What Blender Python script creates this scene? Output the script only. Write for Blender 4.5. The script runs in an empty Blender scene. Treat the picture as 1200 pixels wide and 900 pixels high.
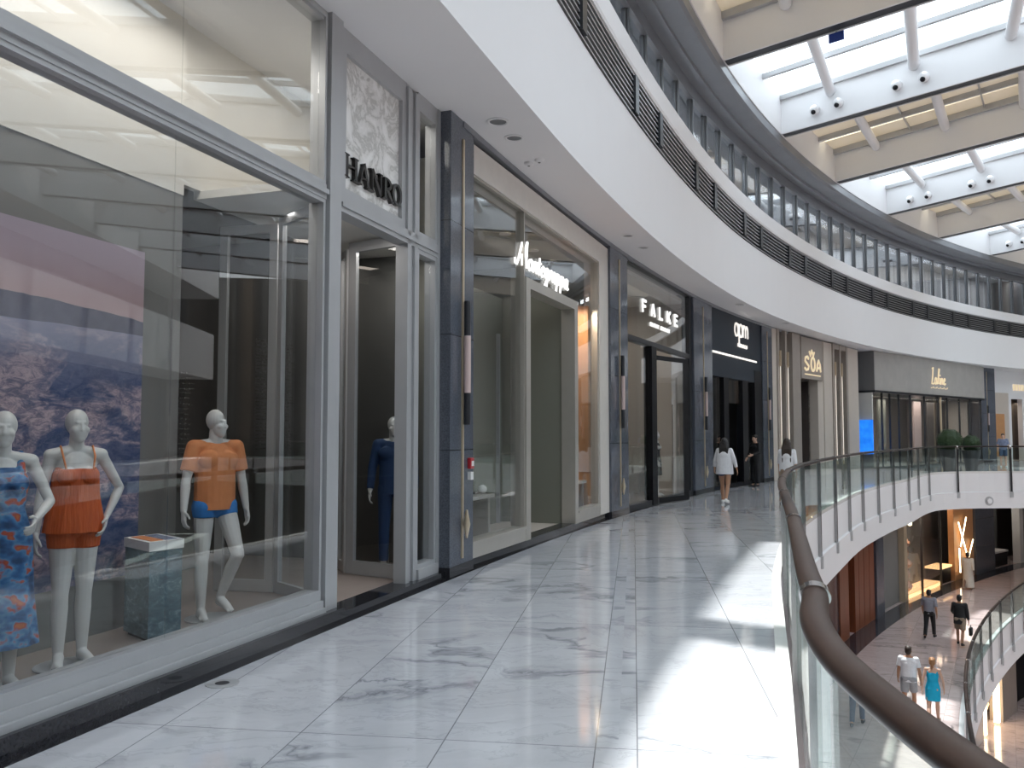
SKY, SUN, EXPOSURE = 2.7, 8.2, 0.15
import bpy, bmesh, math, random
import numpy as np
from mathutils import Vector, Matrix
random.seed(7)
SC = bpy.context.scene
COL = SC.collection
PI = math.pi

# ------------------------------------------------------------------ node helpers
def new_mat(name):
    m = bpy.data.materials.new(name); m.use_nodes = True
    nt = m.node_tree; nt.nodes.clear()
    out = nt.nodes.new('ShaderNodeOutputMaterial')
    return m, nt, out
def N(nt, t, **kw):
    n = nt.nodes.new(t)
    for k, v in kw.items():
        if k.startswith('i_'):
            key = k[2:]
            key = int(key) if key.isdigit() else key.replace('_', ' ')
            n.inputs[key].default_value = v
        else: setattr(n, k, v)
    return n
def L(nt, a, b): nt.links.new(a, b)
def ramp(nt, src, stops, interp='LINEAR'):
    r = nt.nodes.new('ShaderNodeValToRGB'); r.color_ramp.interpolation = interp
    els = r.color_ramp.elements
    while len(els) < len(stops): els.new(.5)
    for e, (p, c) in zip(els, stops):
        e.position = p; e.color = (*c, 1) if len(c) == 3 else c
    L(nt, src, r.inputs[0]); return r.outputs[0]
def mixc(nt, fac, a, b, blend='MIX'):
    m = nt.nodes.new('ShaderNodeMix'); m.data_type = 'RGBA'; m.blend_type = blend
    if isinstance(fac, (int, float)): m.inputs[0].default_value = fac
    else: L(nt, fac, m.inputs[0])
    for i, v in ((6, a), (7, b)):
        if isinstance(v, tuple): m.inputs[i].default_value = (*v[:3], 1)
        else: L(nt, v, m.inputs[i])
    return m.outputs[2]
def mth(nt, op, a, b=None):
    m = nt.nodes.new('ShaderNodeMath'); m.operation = op
    for i, v in ((0, a), (1, b)):
        if v is None: continue
        if isinstance(v, (int, float)): m.inputs[i].default_value = v
        else: L(nt, v, m.inputs[i])
    return m.outputs[0]
def coords(nt, scale=(1,1,1), rot=(0,0,0), loc=(0,0,0)):
    tc = nt.nodes.new('ShaderNodeTexCoord'); mp = nt.nodes.new('ShaderNodeMapping')
    mp.inputs['Scale'].default_value = scale; mp.inputs['Rotation'].default_value = rot; mp.inputs['Location'].default_value = loc
    L(nt, tc.outputs['Object'], mp.inputs[0]); return mp.outputs[0]
def noise(nt, vec, scale, detail=4, rough=.55, dist=0):
    n = N(nt, 'ShaderNodeTexNoise'); n.inputs['Scale'].default_value = scale; n.inputs['Detail'].default_value = detail
    n.inputs['Roughness'].default_value = rough; n.inputs['Distortion'].default_value = dist
    L(nt, vec, n.inputs['Vector']); return n.outputs['Fac']
def bsdf(nt, out, color, rough=.5, metal=0, spec=.5, bump=None, bstr=.2, bdist=.02, emis=None, estr=0):
    b = nt.nodes.new('ShaderNodeBsdfPrincipled')
    for k, v in (('Base Color', color), ('Roughness', rough), ('Metallic', metal), ('Specular IOR Level', spec)):
        if isinstance(v, tuple): b.inputs[k].default_value = (*v[:3], 1)
        elif isinstance(v, (int, float)): b.inputs[k].default_value = v
        else: L(nt, v, b.inputs[k])
    if emis is not None:
        if isinstance(emis, tuple): b.inputs['Emission Color'].default_value = (*emis, 1)
        else: L(nt, emis, b.inputs['Emission Color'])
        b.inputs['Emission Strength'].default_value = estr
    if bump is not None:
        bp = nt.nodes.new('ShaderNodeBump'); bp.inputs['Strength'].default_value = bstr; bp.inputs['Distance'].default_value = bdist
        L(nt, bump, bp.inputs['Height']); L(nt, bp.outputs[0], b.inputs['Normal'])
    L(nt, b.outputs[0], out.inputs[0]); return b
def plain(name, color, rough=.5, metal=0, spec=.5, var=.06, vscale=6, bump=0):
    """one colour with a slight procedural variation"""
    m, nt, out = new_mat(name); v = coords(nt)
    f = noise(nt, v, vscale, 3)
    c = mixc(nt, f, tuple(x*(1-var) for x in color), tuple(min(1, x*(1+var)) for x in color))
    bsdf(nt, out, c, rough, metal, spec, bump=f if bump else None, bstr=bump)
    return m
def emit(name, color, strength, base=(.8,.8,.8)):
    m, nt, out = new_mat(name); bsdf(nt, out, base, .4, emis=color, estr=strength); return m

def glass_mat(name, tint=(.93,.95,.95), base=.05, rough=0.0, amount=1.0):
    m, nt, out = new_mat(name)
    lw = N(nt, 'ShaderNodeLayerWeight'); lw.inputs['Blend'].default_value = .5
    p = mth(nt, 'POWER', lw.outputs['Facing'], 5.0)
    f = mth(nt, 'ADD', mth(nt, 'MULTIPLY', p, (1-base)*amount), base)
    tr = N(nt, 'ShaderNodeBsdfTransparent'); tr.inputs[0].default_value = (*tint, 1)
    gl = N(nt, 'ShaderNodeBsdfGlossy'); gl.inputs['Roughness'].default_value = rough; gl.inputs[0].default_value = (1,1,1,1)
    mx = N(nt, 'ShaderNodeMixShader'); L(nt, f, mx.inputs[0]); L(nt, tr.outputs[0], mx.inputs[1]); L(nt, gl.outputs[0], mx.inputs[2])
    L(nt, mx.outputs[0], out.inputs[0]); return m

M = {}
def marble(name, joints, base=(.56,.565,.595), vein=(.20,.21,.235), rot=-8.1, tile=(.86,3.07), ofs=(0,0), rough=.07, strip=None):
    m, nt, out = new_mat(name)
    v0 = coords(nt, rot=(0,0,math.radians(-rot)), loc=(ofs[0],ofs[1],0))
    if strip:      # a narrow slab course shifts everything to its right
        sp = N(nt, 'ShaderNodeSeparateXYZ'); L(nt, v0, sp.inputs[0])
        su = mth(nt, 'SUBTRACT', sp.outputs[0], mth(nt, 'MULTIPLY', mth(nt, 'GREATER_THAN', sp.outputs[0], strip[0]), strip[1]))
        cb = N(nt, 'ShaderNodeCombineXYZ'); L(nt, su, cb.inputs[0]); L(nt, sp.outputs[1], cb.inputs[1]); L(nt, sp.outputs[2], cb.inputs[2]); v0 = cb.outputs[0]
    w1 = noise(nt, v0, .9, 5, .6, .6)
    vm = N(nt, 'ShaderNodeVectorMath', operation='MULTIPLY_ADD')
    cmb = N(nt, 'ShaderNodeCombineXYZ'); L(nt, w1, cmb.inputs[0]); L(nt, w1, cmb.inputs[1])
    L(nt, cmb.outputs[0], vm.inputs[0]); vm.inputs[1].default_value = (1.5,1.1,0); L(nt, v0, vm.inputs[2])
    # per-slab shift of the veins
    br = N(nt, 'ShaderNodeTexBrick', offset=0.0, squash=1.0)
    br.inputs['Scale'].default_value = 1; br.inputs['Brick Width'].default_value = tile[0]; br.inputs['Row Height'].default_value = tile[1]
    br.inputs['Mortar Size'].default_value = .004; br.inputs['Mortar Smooth'].default_value = .1; br.inputs['Bias'].default_value = 0
    br.inputs['Color1'].default_value = (0,0,0,1); br.inputs['Color2'].default_value = (1,1,1,1); br.inputs['Mortar'].default_value = (.5,.5,.5,1)
    L(nt, v0, br.inputs['Vector'])
    sh = N(nt, 'ShaderNodeVectorMath', operation='MULTIPLY_ADD')
    L(nt, br.outputs['Color'], sh.inputs[0]); sh.inputs[1].default_value = (7,5,3); L(nt, vm.outputs[0], sh.inputs[2])
    wv = N(nt, 'ShaderNodeTexNoise'); wv.inputs['Scale'].default_value = .75; wv.inputs['Detail'].default_value = 6; wv.inputs['Roughness'].default_value = .5
    st = N(nt, 'ShaderNodeVectorMath', operation='MULTIPLY'); L(nt, sh.outputs[0], st.inputs[0]); st.inputs[1].default_value = (.55,1.5,1)
    L(nt, st.outputs[0], wv.inputs['Vector'])
    d = mth(nt, 'ABSOLUTE', mth(nt, 'SUBTRACT', wv.outputs['Fac'], .5))
    veins = ramp(nt, d, [(0,(1,1,1)),(.008,(.6,.6,.6)),(.034,(0,0,0))])
    gate = ramp(nt, noise(nt, sh.outputs[0], .55, 3), [(.46,(0,0,0)),(.58,(1,1,1))])
    vv = mth(nt, 'MULTIPLY', veins, gate)
    wv2 = noise(nt, st.outputs[0], 2.2, 6, .6, .4)
    fine = ramp(nt, mth(nt, 'ABSOLUTE', mth(nt, 'SUBTRACT', wv2, .5)), [(0,(1,1,1)),(.025,(0,0,0))])
    cloud = ramp(nt, noise(nt, st.outputs[0], 1.6, 6, .65), [(.3,(0,0,0)),(.7,(1,1,1))])
    c = mixc(nt, cloud, tuple(x*.90 for x in base), tuple(min(1,x*1.07) for x in base))
    c = mixc(nt, mth(nt, 'MULTIPLY', fine, .22), c, vein)
    c = mixc(nt, mth(nt, 'MULTIPLY', vv, .85), c, vein)
    if joints: c = mixc(nt, mth(nt, 'MULTIPLY', br.outputs['Fac'], .72), c, (.12,.12,.13))
    bsdf(nt, out, c, rough, 0, .6)
    return m

def granite(name, col, col2, rough=.08, tile=1.25):
    m, nt, out = new_mat(name); v = coords(nt)
    f = noise(nt, v, 60, 3, .7); f2 = noise(nt, v, 3, 5, .6)
    c = mixc(nt, ramp(nt, f, [(.35,(0,0,0)),(.65,(1,1,1))]), col, col2)
    c = mixc(nt, mth(nt, 'MULTIPLY', f2, .5), c, tuple(x*.6 for x in col))
    sep = N(nt, 'ShaderNodeSeparateXYZ'); L(nt, v, sep.inputs[0])
    fr = mth(nt, 'FRACT', mth(nt, 'DIVIDE', sep.outputs[2], tile))
    line = ramp(nt, fr, [(0,(1,1,1)),(.006,(0,0,0))], 'CONSTANT')
    c = mixc(nt, mth(nt, 'MULTIPLY', line, .7), c, (.01,.01,.012))
    bsdf(nt, out, c, rough, 0, .6); return m

def build_materials():
    M['floor'] = marble('marble_floor', True, tile=(.86,3.1), ofs=(.226,1.31), strip=(.126,.232))
    M['lowfloor'] = marble('pink_marble_floor', True, base=(.58,.475,.46), vein=(.24,.20,.20), rot=-30, tile=(1.6,1.6))
    M['granite'] = granite('dark_granite', (.035,.037,.047), (.07,.072,.09), .06, 40)
    M['pilaster'] = granite('slate_granite', (.075,.085,.108), (.15,.165,.20), .09, 1.42)
    M['white'] = plain('white_plaster', (.78,.78,.79), .55, var=.015, vscale=1.2)
    M['soffit'] = plain('soffit_paint', (.76,.76,.75), .6, var=.02, vscale=.7)
    M['kerb'] = plain('kerb_stone', (.72,.71,.69), .25, var=.05, vscale=12)
    M['alu'] = plain('brushed_aluminium', (.44,.445,.455), .38, .25, var=.08, vscale=3)
    M['alulight'] = plain('pale_aluminium', (.60,.60,.60), .35, .25, var=.05, vscale=3)
    M['darkmetal'] = plain('dark_metal', (.055,.058,.065), .35, .6, var=.1)
    M['black'] = plain('black_lacquer', (.006,.006,.008), .45, 0, .2, var=.1)
    M['slat'] = plain('louvre_slat', (.42,.43,.44), .4, .5, var=.05)
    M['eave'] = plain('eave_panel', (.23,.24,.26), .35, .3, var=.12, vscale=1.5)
    M['post'] = plain('steel_post', (.38,.38,.385), .2, 1, var=.05)
    M['mullion'] = plain('grey_mullion', (.19,.20,.215), .35, .5, var=.08)
    M['chrome'] = plain('chrome', (.72,.73,.74), .12, 1, var=.03)
    M['wood'] = None
    m, nt, out = new_mat('dark_walnut'); v = coords(nt, (3,3,30)); f = noise(nt, v, 3, 6, .65, .5)
    c = mixc(nt, f, (.010,.006,.005), (.030,.018,.014)); bsdf(nt, out, c, .36, 0, .16); M['wood'] = m
    M['glass'] = glass_mat('shop_glass', (.93,.94,.94), .042, 0)
    M['rail_glass'] = glass_mat('balustrade_glass', (.87,.935,.915), .03, 0, .4)
    M['sky_glass'] = glass_mat('skylight_glass', (.92,.95,.97), .03, 0, .5)
    M['win_glass'] = glass_mat('upper_glass', (.80,.84,.88), .10, .02)
    M['wall_grey'] = plain('grey_partition', (.19,.185,.178), .6, var=.05, vscale=1.5)
    M['wall_light'] = plain('light_bulkhead', (.72,.695,.645), .6, var=.03, vscale=2)
    M['store_dark'] = plain('dark_brown_panel', (.075,.062,.056), .45, var=.15, vscale=2)
    M['store_char'] = plain('charcoal_panel', (.10,.10,.095), .5, var=.12, vscale=3)
    M['taupe_floor'] = plain('taupe_timber_floor', (.30,.245,.215), .4, var=.12, vscale=4)
    M['beige'] = plain('beige_wall', (.56,.50,.44), .5, var=.05, vscale=3)
    M['beige_dark'] = plain('taupe_stone', (.33,.29,.255), .45, var=.08, vscale=4)
    M['blind_clear'] = None
    m, nt, out = new_mat('roof_light_strip'); tl = N(nt,'ShaderNodeBsdfTranslucent'); tl.inputs[0].default_value = (.60,.56,.48,1); L(nt, tl.outputs[0], out.inputs[0]); M['blind_clear'] = m
    M['sage'] = plain('sage_wall', (.20,.20,.165), .55, var=.06, vscale=2)
    M['mont_stone'] = plain('pale_travertine', (.66,.62,.57), .35, var=.08, vscale=5)
    M['mont_frame'] = plain('champagne_metal', (.60,.565,.51), .3, .55, var=.05)
    M['navy'] = plain('navy_lacquer', (.024,.032,.044), .5, 0, .25, var=.1)
    M['gold'] = plain('gold_metal', (.75,.55,.28), .25, .9, var=.08)
    M['laline_stone'] = plain('laline_stone', (.36,.345,.325), .5, var=.16, vscale=1.6)
    M['grey_box'] = plain('grey_soffit_box', (.17,.17,.172), .5, var=.05)
    M['brass'] = plain('brass', (.70,.58,.42), .35, .6, var=.06)
    M['mannequin'] = plain('mannequin_white', (.64,.63,.61), .38, var=.02, vscale=3)
    M['rose'] = plain('rose_glass', (.62,.48,.45), .25, var=.05)
    M['red'] = plain('red_plastic', (.45,.02,.03), .35)
    M['paper'] = plain('white_card', (.80,.79,.77), .5, var=.02)
    M['soil'] = plain('planter_charcoal', (.05,.05,.055), .5, var=.1)
    M['leaf'] = plain('box_leaf', (.035,.07,.025), .5, var=.5, vscale=40)
    M['wood_red'] = None
    m, nt, out = new_mat('russet_timber'); v = coords(nt, (9,9,.4)); f = noise(nt, v, 2, 5, .6)
    c = mixc(nt, f, (.11,.028,.012), (.33,.095,.038)); bsdf(nt, out, c, .4, 0, .5); M['wood_red'] = m
    M['orange_panel'] = plain('amber_timber', (.52,.27,.12), .45, var=.15, vscale=5)
    # HANRO marble sign panel
    m, nt, out = new_mat('veined_sign_marble'); v = coords(nt, (1,1,1)); f = noise(nt, v, 2.6, 7, .62, .8)
    vein = ramp(nt, mth(nt,'ABSOLUTE', mth(nt,'SUBTRACT', f, .5)), [(0,(.52,.51,.49)),(.04,(.76,.75,.73)),(.12,(.90,.89,.88))])
    bsdf(nt, out, vein, .25, 0, .5); M['sign_marble'] = m
    # copper relief
    m, nt, out = new_mat('copper_relief'); v = coords(nt, (1,1,1)); vo = N(nt,'ShaderNodeTexVoronoi'); vo.inputs['Scale'].default_value = 11; L(nt, v, vo.inputs['Vector'])
    f = vo.outputs['Distance']; c = ramp(nt, f, [(.0,(.85,.58,.40)),(.35,(.55,.28,.15)),(.7,(.16,.07,.035))])
    bsdf(nt, out, c, .35, .45, .5, bump=f, bstr=.9, bdist=.05); M['copper'] = m
    # mural: dusk sky, dark headland, lit surf
    m, nt, out = new_mat('sea_mural'); v = coords(nt)
    sep = N(nt,'ShaderNodeSeparateXYZ'); L(nt, v, sep.inputs[0]); z = sep.outputs[2]; x = sep.outputs[1]
    wob = noise(nt, v, 1.2, 4)
    sky = ramp(nt, mth(nt,'DIVIDE', z, 3.3), [(.70,(.52,.36,.37)),(.80,(.50,.40,.46)),(1,(.36,.33,.45))])
    ridge = mth(nt,'ADD', mth(nt,'ADD', 2.30, mth(nt,'MULTIPLY', x, -.06)), mth(nt,'MULTIPLY', wob, .10))
    hill = mth(nt,'LESS_THAN', z, ridge)
    hillc = mixc(nt, noise(nt, v, 9, 5), (.05,.055,.10), (.16,.15,.22))
    water_top = mth(nt,'ADD', mth(nt,'ADD', 2.06, mth(nt,'MULTIPLY', x, .0)), mth(nt,'MULTIPLY', wob, .05))
    water = mth(nt,'LESS_THAN', z, water_top)
    v2 = coords(nt, (1,1.5,3.2)); v3 = coords(nt, (1,7,16))
    a = noise(nt, v2, .9, 5, .6, 1.0); b = noise(nt, v3, 1.0, 6, .8, 1.0)
    deep = mixc(nt, noise(nt, v2, 1.3, 3), (.012,.035,.10), (.09,.13,.27))
    patch = ramp(nt, a, [(.46,(0,0,0)),(.56,(1,1,1))])
    grain = ramp(nt, b, [(.42,(0,0,0)),(.60,(1,1,1))])
    foam = mth(nt,'MULTIPLY', patch, mth(nt,'ADD', mth(nt,'MULTIPLY', grain, .8), .2))
    wc = mixc(nt, foam, deep, (.66,.48,.49))
    wc = mixc(nt, mth(nt,'MULTIPLY', grain, .22), wc, (.40,.38,.50))
    hz_ = ramp(nt, mth(nt,'SUBTRACT', water_top, z), [(0,(1,1,1)),(.5,(0,0,0))])
    wc = mixc(nt, mth(nt,'MULTIPLY', hz_, .75), wc, (.33,.32,.44))
    c = mixc(nt, hill, sky, hillc); c = mixc(nt, water, c, wc)
    bsdf(nt, out, c, .35, 0, .3); M['mural'] = m
    # water-print on the plinth
    m, nt, out = new_mat('water_print'); v = coords(nt, (2,2,4)); f = noise(nt, v, 4, 6, .7, 1)
    c = ramp(nt, f, [(.3,(.015,.045,.065)),(.55,(.06,.13,.17)),(.75,(.26,.36,.40))]); bsdf(nt, out, c, .4); M['water_print'] = m
    # translucent roof blind
    m, nt, out = new_mat('roof_blind')
    df = N(nt,'ShaderNodeBsdfDiffuse'); df.inputs[0].default_value = (.58,.55,.49,1)
    tl = N(nt,'ShaderNodeBsdfTranslucent'); tl.inputs[0].default_value = (.17,.155,.13,1)
    mx = N(nt,'ShaderNodeAddShader'); L(nt, df.outputs[0], mx.inputs[0]); L(nt, tl.outputs[0], mx.inputs[1]); L(nt, mx.outputs[0], out.inputs[0]); M['blind'] = m
    # dress print
    m, nt, out = new_mat('blue_floral_print'); v = coords(nt, (1,1,1.4)); vo = N(nt,'ShaderNodeTexNoise'); vo.inputs['Scale'].default_value = 9; vo.inputs['Detail'].default_value = 2; L(nt, v, vo.inputs['Vector'])
    c = ramp(nt, vo.outputs['Fac'], [(.35,(.012,.05,.15)),(.48,(.03,.14,.34)),(.56,(.10,.26,.46)),(.62,(.40,.06,.035)),(.7,(.50,.14,.04))]); bsdf(nt, out, c, .7); M['floral'] = m
    m, nt, out = new_mat('blue_banner_print'); v = coords(nt, (1,1,1)); f = noise(nt, v, 5, 4, .6, 1)
    c = ramp(nt, f, [(.35,(.02,.05,.14)),(.5,(.10,.28,.55)),(.65,(.45,.60,.78))]); bsdf(nt, out, c, .5); M['banner'] = m
    # ribbed knit for the orange camisole
    m, nt, out = new_mat('orange_pleats'); v = coords(nt, (60,60,3)); f = noise(nt, v, 1, 3)
    c = mixc(nt, f, (.42,.055,.008), (.68,.125,.015)); bsdf(nt, out, c, .6, bump=f, bstr=.5); M['orange_satin'] = m
    for nm, c in (('orange_cotton',(.66,.235,.085)),('blue_trunk',(.03,.20,.55)),('navy_jersey',(.012,.04,.115)),('white_cotton',(.74,.74,.76)),
                  ('denim',(.045,.075,.14)),('grey_linen',(.33,.33,.34)),('aqua',(.0,.36,.58)),('grey_shirt',(.27,.27,.31)),('black_cloth',(.012,.012,.014)),
                  ('tan_cloth',(.30,.23,.17)),('cream_robe',(.66,.62,.55)),('dark_green',(.025,.04,.03)),('blue_grey',(.16,.19,.28))):
        M[nm] = plain(nm, c, .75, var=.12, vscale=14, bump=.15)
    for nm, c in (('skin_light',(.55,.34,.25)),('skin_tan',(.42,.22,.13)),('skin_dark',(.20,.11,.07))):
        M[nm] = plain(nm, c, .5, var=.05, vscale=10)
    for nm, c in (('hair_black',(.012,.010,.010)),('hair_brown',(.035,.022,.016)),('hair_ginger',(.30,.15,.07))):
        M[nm] = plain(nm, c, .45, var=.4, vscale=60, bump=.3)
    M['lamp_white'] = emit('lamp_white', (1,.97,.9), 9)
    M['lamp_warm'] = emit('lamp_warm', (1,.78,.5), 6)
    M['lamp_pink'] = emit('lamp_strip', (1,.66,.55), 7)
    M['sign_white'] = emit('lit_sign_white', (1,.98,.95), 1.0)
    M['sign_warm'] = emit('lit_sign_warm', (1,.93,.84), .75)
    M['sign_gold'] = emit('lit_sign_gold', (1,.82,.56), .5, (.6,.47,.30))
    M['tube_glow'] = emit('rod_glow', (1,.86,.68), .7)
    M['backlit_amber'] = emit('amber_backlight', (1,.55,.2), 1.4)
    m, nt, out = new_mat('blue_screen'); v = coords(nt); f = noise(nt, v, 2.5, 3)
    c = mixc(nt, f, (.0,.06,.42), (.03,.28,.95)); bsdf(nt, out, c, .3, emis=c, estr=1.1); M['blue_screen'] = m

# ------------------------------------------------------------------ curves
class Curve:
    """plan curve; o = signed distance to the right of travel, s = arc length"""
    def __init__(self, x, y, s0=0.0):
        d = np.r_[0, np.cumsum(np.hypot(np.diff(x), np.diff(y)))]
        self.s = d + s0; self.x = x; self.y = y
        h = np.unwrap(np.arctan2(np.gradient(x), np.gradient(y)))
        self.h = h
    def head(self, s): return float(np.interp(s, self.s, self.h))
    def P(self, s, o=0.0, z=0.0):
        t = self.head(s)
        if s < self.s[0]: ds = s-self.s[0]
        elif s > self.s[-1]: ds = s-self.s[-1]
        else: ds = 0
        x = float(np.interp(s, self.s, self.x)) + ds*math.sin(t); y = float(np.interp(s, self.s, self.y)) + ds*math.cos(t)
        return Vector((x+o*math.cos(t), y-o*math.sin(t), z))
def spline(pts, step=.1):
    p = np.array(pts, float); out = []
    q = np.vstack([2*p[0]-p[1], p, 2*p[-1]-p[-2]])
    for i in range(1, len(q)-2):
        n = max(2, int(np.hypot(*(q[i+1]-q[i]))/step))
        t = np.linspace(0, 1, n, endpoint=False)[:, None]
        a, b, c, d = q[i-1], q[i], q[i+1], q[i+2]
        out.append(.5*((2*b)+(-a+c)*t+(2*a-5*b+4*c-d)*t**2+(-a+3*b-3*c+d)*t**3))
    r = np.vstack(out+[p[-1:]])
    return r[:, 0], r[:, 1]
_kn = [-20,0,7,14,21,28,36,46,60,75]; _th = [17.85,17.85,19.29,23.15,27.29,33.06,38.16,44.93,54.16,64.01]
_s = np.arange(-20, 75.01, .05); _t = np.radians(np.interp(_s, _kn, _th)); _i = int(np.argmin(abs(_s)))
_x = np.cumsum(np.sin(_t))*.05; _y = np.cumsum(np.cos(_t))*.05
W = Curve(_x-_x[_i]-2.66, _y-_y[_i]+4.59, -20)          # foot of the shopfronts
_rp = [(1.9,-5.5),(1.45,-3.5),(1.12,-1.8),(.92,-.4),(.81,.8),(.785,1.5),(.80,2.0),(.84,2.36),(.94,2.78),(1.09,3.2),(1.27,3.82)]
for s_, o_ in ((3,3.92),(5,3.84),(8,3.72),(12,3.65),(16,3.75),(20,3.88),(25,3.9),(30,3.9),(33.5,3.88)):
    v_ = W.P(s_, o_); _rp.append((v_.x, v_.y))
_rp += [(17.3,36.1),(18.9,38.1),(20.8,39.0),(23.4,39.25),(30,39.3),(46,39.2)]
R = Curve(*spline(_rp), 0.0)                              # balustrade line of our gallery
O = Curve(*spline([(48,40),(38,28),(27.5,14),(20.5,0),(16,-14)]), 0.0)   # far side of the atrium (outside the frame)
def R_at(x=None, y=None):
    """arc length on R nearest a plan point"""
    d = np.hypot(R.x-x, R.y-y); return float(R.s[d.argmin()])

# ------------------------------------------------------------------ mesh builder
class MB:
    def __init__(self): self.v = []; self.f = []
    def add(self, vs, fs):
        b = len(self.v); self.v += [tuple(v) for v in vs]; self.f += [tuple(i+b for i in f) for f in fs]; return self
    def hexa(self, c):   # 8 corners: bottom ring 0-3, top ring 4-7
        return self.add(c, [(3,2,1,0),(4,5,6,7),(0,1,5,4),(1,2,6,5),(2,3,7,6),(3,0,4,7)])
    def box(self, x0,x1,y0,y1,z0,z1, F=None):
        c = [(x0,y0,z0),(x1,y0,z0),(x1,y1,z0),(x0,y1,z0),(x0,y0,z1),(x1,y0,z1),(x1,y1,z1),(x0,y1,z1)]
        if F: c = [F(*p) for p in c]
        return self.hexa(c)
    def prism(self, poly, z0, z1, F=None):
        n = len(poly); vs = [(x,y,z0) for x,y in poly]+[(x,y,z1) for x,y in poly]
        if F: vs = [F(*p) for p in vs]
        return self.add(vs, [tuple(range(n-1,-1,-1)), tuple(range(n,2*n))]+[(i,(i+1)%n,n+(i+1)%n,n+i) for i in range(n)])
    def sweep(self, crv, prof, s0, s1, step=.75, cap=True):
        n = max(1, int(math.ceil((s1-s0)/step))); k = len(prof); vs = []; fs = []
        for i in range(n+1):
            s = s0+(s1-s0)*i/n
            for o, z in prof: vs.append(crv.P(s, o, z))
        for i in range(n):
            for j in range(k):
                a = i*k+j; b = i*k+(j+1)%k; fs.append((a, b, b+k, a+k))
        if cap: fs += [tuple(range(k-1,-1,-1)), tuple(n*k+j for j in range(k))]
        return self.add(vs, fs)
    def tube(self, pts, r, seg=8, cap=True, flat=None):
        pts = [Vector(p) for p in pts]; n = len(pts); rs = r if isinstance(r,(list,tuple)) else [r]*n; vs = []; fs = []
        up = None
        for i, p in enumerate(pts):
            t = (pts[min(i+1,n-1)]-pts[max(i-1,0)]).normalized()
            if up is None: up = Vector((0,0,1)) if abs(t.z) < .9 else Vector((0,1,0))
            a = t.cross(up)
            if a.length < 1e-5: a = t.orthogonal()
            a.normalize(); b = a.cross(t).normalized(); up = b
            for k in range(seg):
                an = 2*PI*k/seg; sx, sy = (flat if flat else (1,1))
                vs.append(p+a*(math.cos(an)*rs[i]*sx)+b*(math.sin(an)*rs[i]*sy))
        for i in range(n-1):
            for k in range(seg):
                a = i*seg+k; b = i*seg+(k+1)%seg; fs.append((a,b,b+seg,a+seg))
        if cap: fs += [tuple(range(seg-1,-1,-1)), tuple((n-1)*seg+k for k in range(seg))]
        return self.add(vs, fs)
    def lathe(self, prof, c=(0,0,0), seg=20):
        vs = []; fs = []; k = len(prof)
        for i in range(seg):
            a = 2*PI*i/seg
            for r, z in prof: vs.append((c[0]+r*math.cos(a), c[1]+r*math.sin(a), c[2]+z))
        for i in range(seg):
            for j in range(k-1):
                a = i*k+j; b = ((i+1)%seg)*k+j; fs.append((a,b,b+1,a+1))
        self.add(vs, fs)
        if prof[0][0] > 1e-4: self.f.append(tuple(len(self.v)-seg*k+i*k for i in range(seg-1,-1,-1)))
        if prof[-1][0] > 1e-4: self.f.append(tuple(len(self.v)-seg*k+i*k+k-1 for i in range(seg)))
        return self
    def ball(self, c, r, seg=12, rings=8, sc=(1,1,1)):
        vs = []; fs = []
        for i in range(rings+1):
            ph = PI*i/rings
            for j in range(seg):
                a = 2*PI*j/seg; vs.append((c[0]+r*sc[0]*math.sin(ph)*math.cos(a), c[1]+r*sc[1]*math.sin(ph)*math.sin(a), c[2]+r*sc[2]*math.cos(ph)))
        for i in range(rings):
            for j in range(seg):
                a = i*seg+j; b = i*seg+(j+1)%seg; fs.append((a,a+seg,b+seg,b))
        return self.add(vs, fs)
    def build(self, name, mat, parent=None, keep=False, smooth=False, bevel=0, **props):
        vs = np.array(self.v, float)
        if keep: c = np.zeros(3)
        else: c = np.array([(vs[:,0].min()+vs[:,0].max())/2, (vs[:,1].min()+vs[:,1].max())/2, vs[:,2].min()])
        me = bpy.data.meshes.new(name); me.from_pydata((vs-c).tolist(), [], self.f)
        bm = bmesh.new(); bm.from_mesh(me); bmesh.ops.remove_doubles(bm, verts=bm.verts, dist=1e-5); bmesh.ops.recalc_face_normals(bm, faces=bm.faces); bm.to_mesh(me); bm.free()
        me.materials.append(mat)
        if smooth:
            for p in me.polygons: p.use_smooth = True
            me.set_sharp_from_angle(angle=math.radians(40))
        o = bpy.data.objects.new(name, me); COL.objects.link(o)
        loc = Vector(c.tolist())
        if parent is not None:
            o.parent = parent; loc = loc-wloc(parent)
        o.location = loc
        if bevel:
            b = o.modifiers.new('bevel','BEVEL'); b.width = bevel; b.segments = 2; b.limit_method = 'ANGLE'
        for k, v in props.items(): o[k] = v
        return o
def wloc(o):
    v = Vector((0,0,0))
    while o is not None: v = v+o.location; o = o.parent
    return v
def empty(name, loc, **props):
    o = bpy.data.objects.new(name, None); o.location = loc; o.empty_display_size = .2; COL.objects.link(o)
    for k, v in props.items(): o[k] = v
    return o
def dup(o, parent=None):
    c = o.copy(); COL.objects.link(c)
    if parent is not None: c.parent = parent
    for ch in o.children: dup(ch, c)
    return c
def frame(crv, s0, s1, o):
    """local frame of a flat shopfront: u along the chord, d towards the atrium, z up -> world"""
    a = crv.P(s0, o); b = crv.P(s1, o); ux = (b-a).normalized(); dx = Vector((ux.y, -ux.x, 0)); ln = (b-a).length
    def F(u, d, z): return a+ux*u+dx*d+Vector((0,0,z))
    F.len = ln; F.ux = ux; F.dx = dx; F.a = a
    return F
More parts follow.
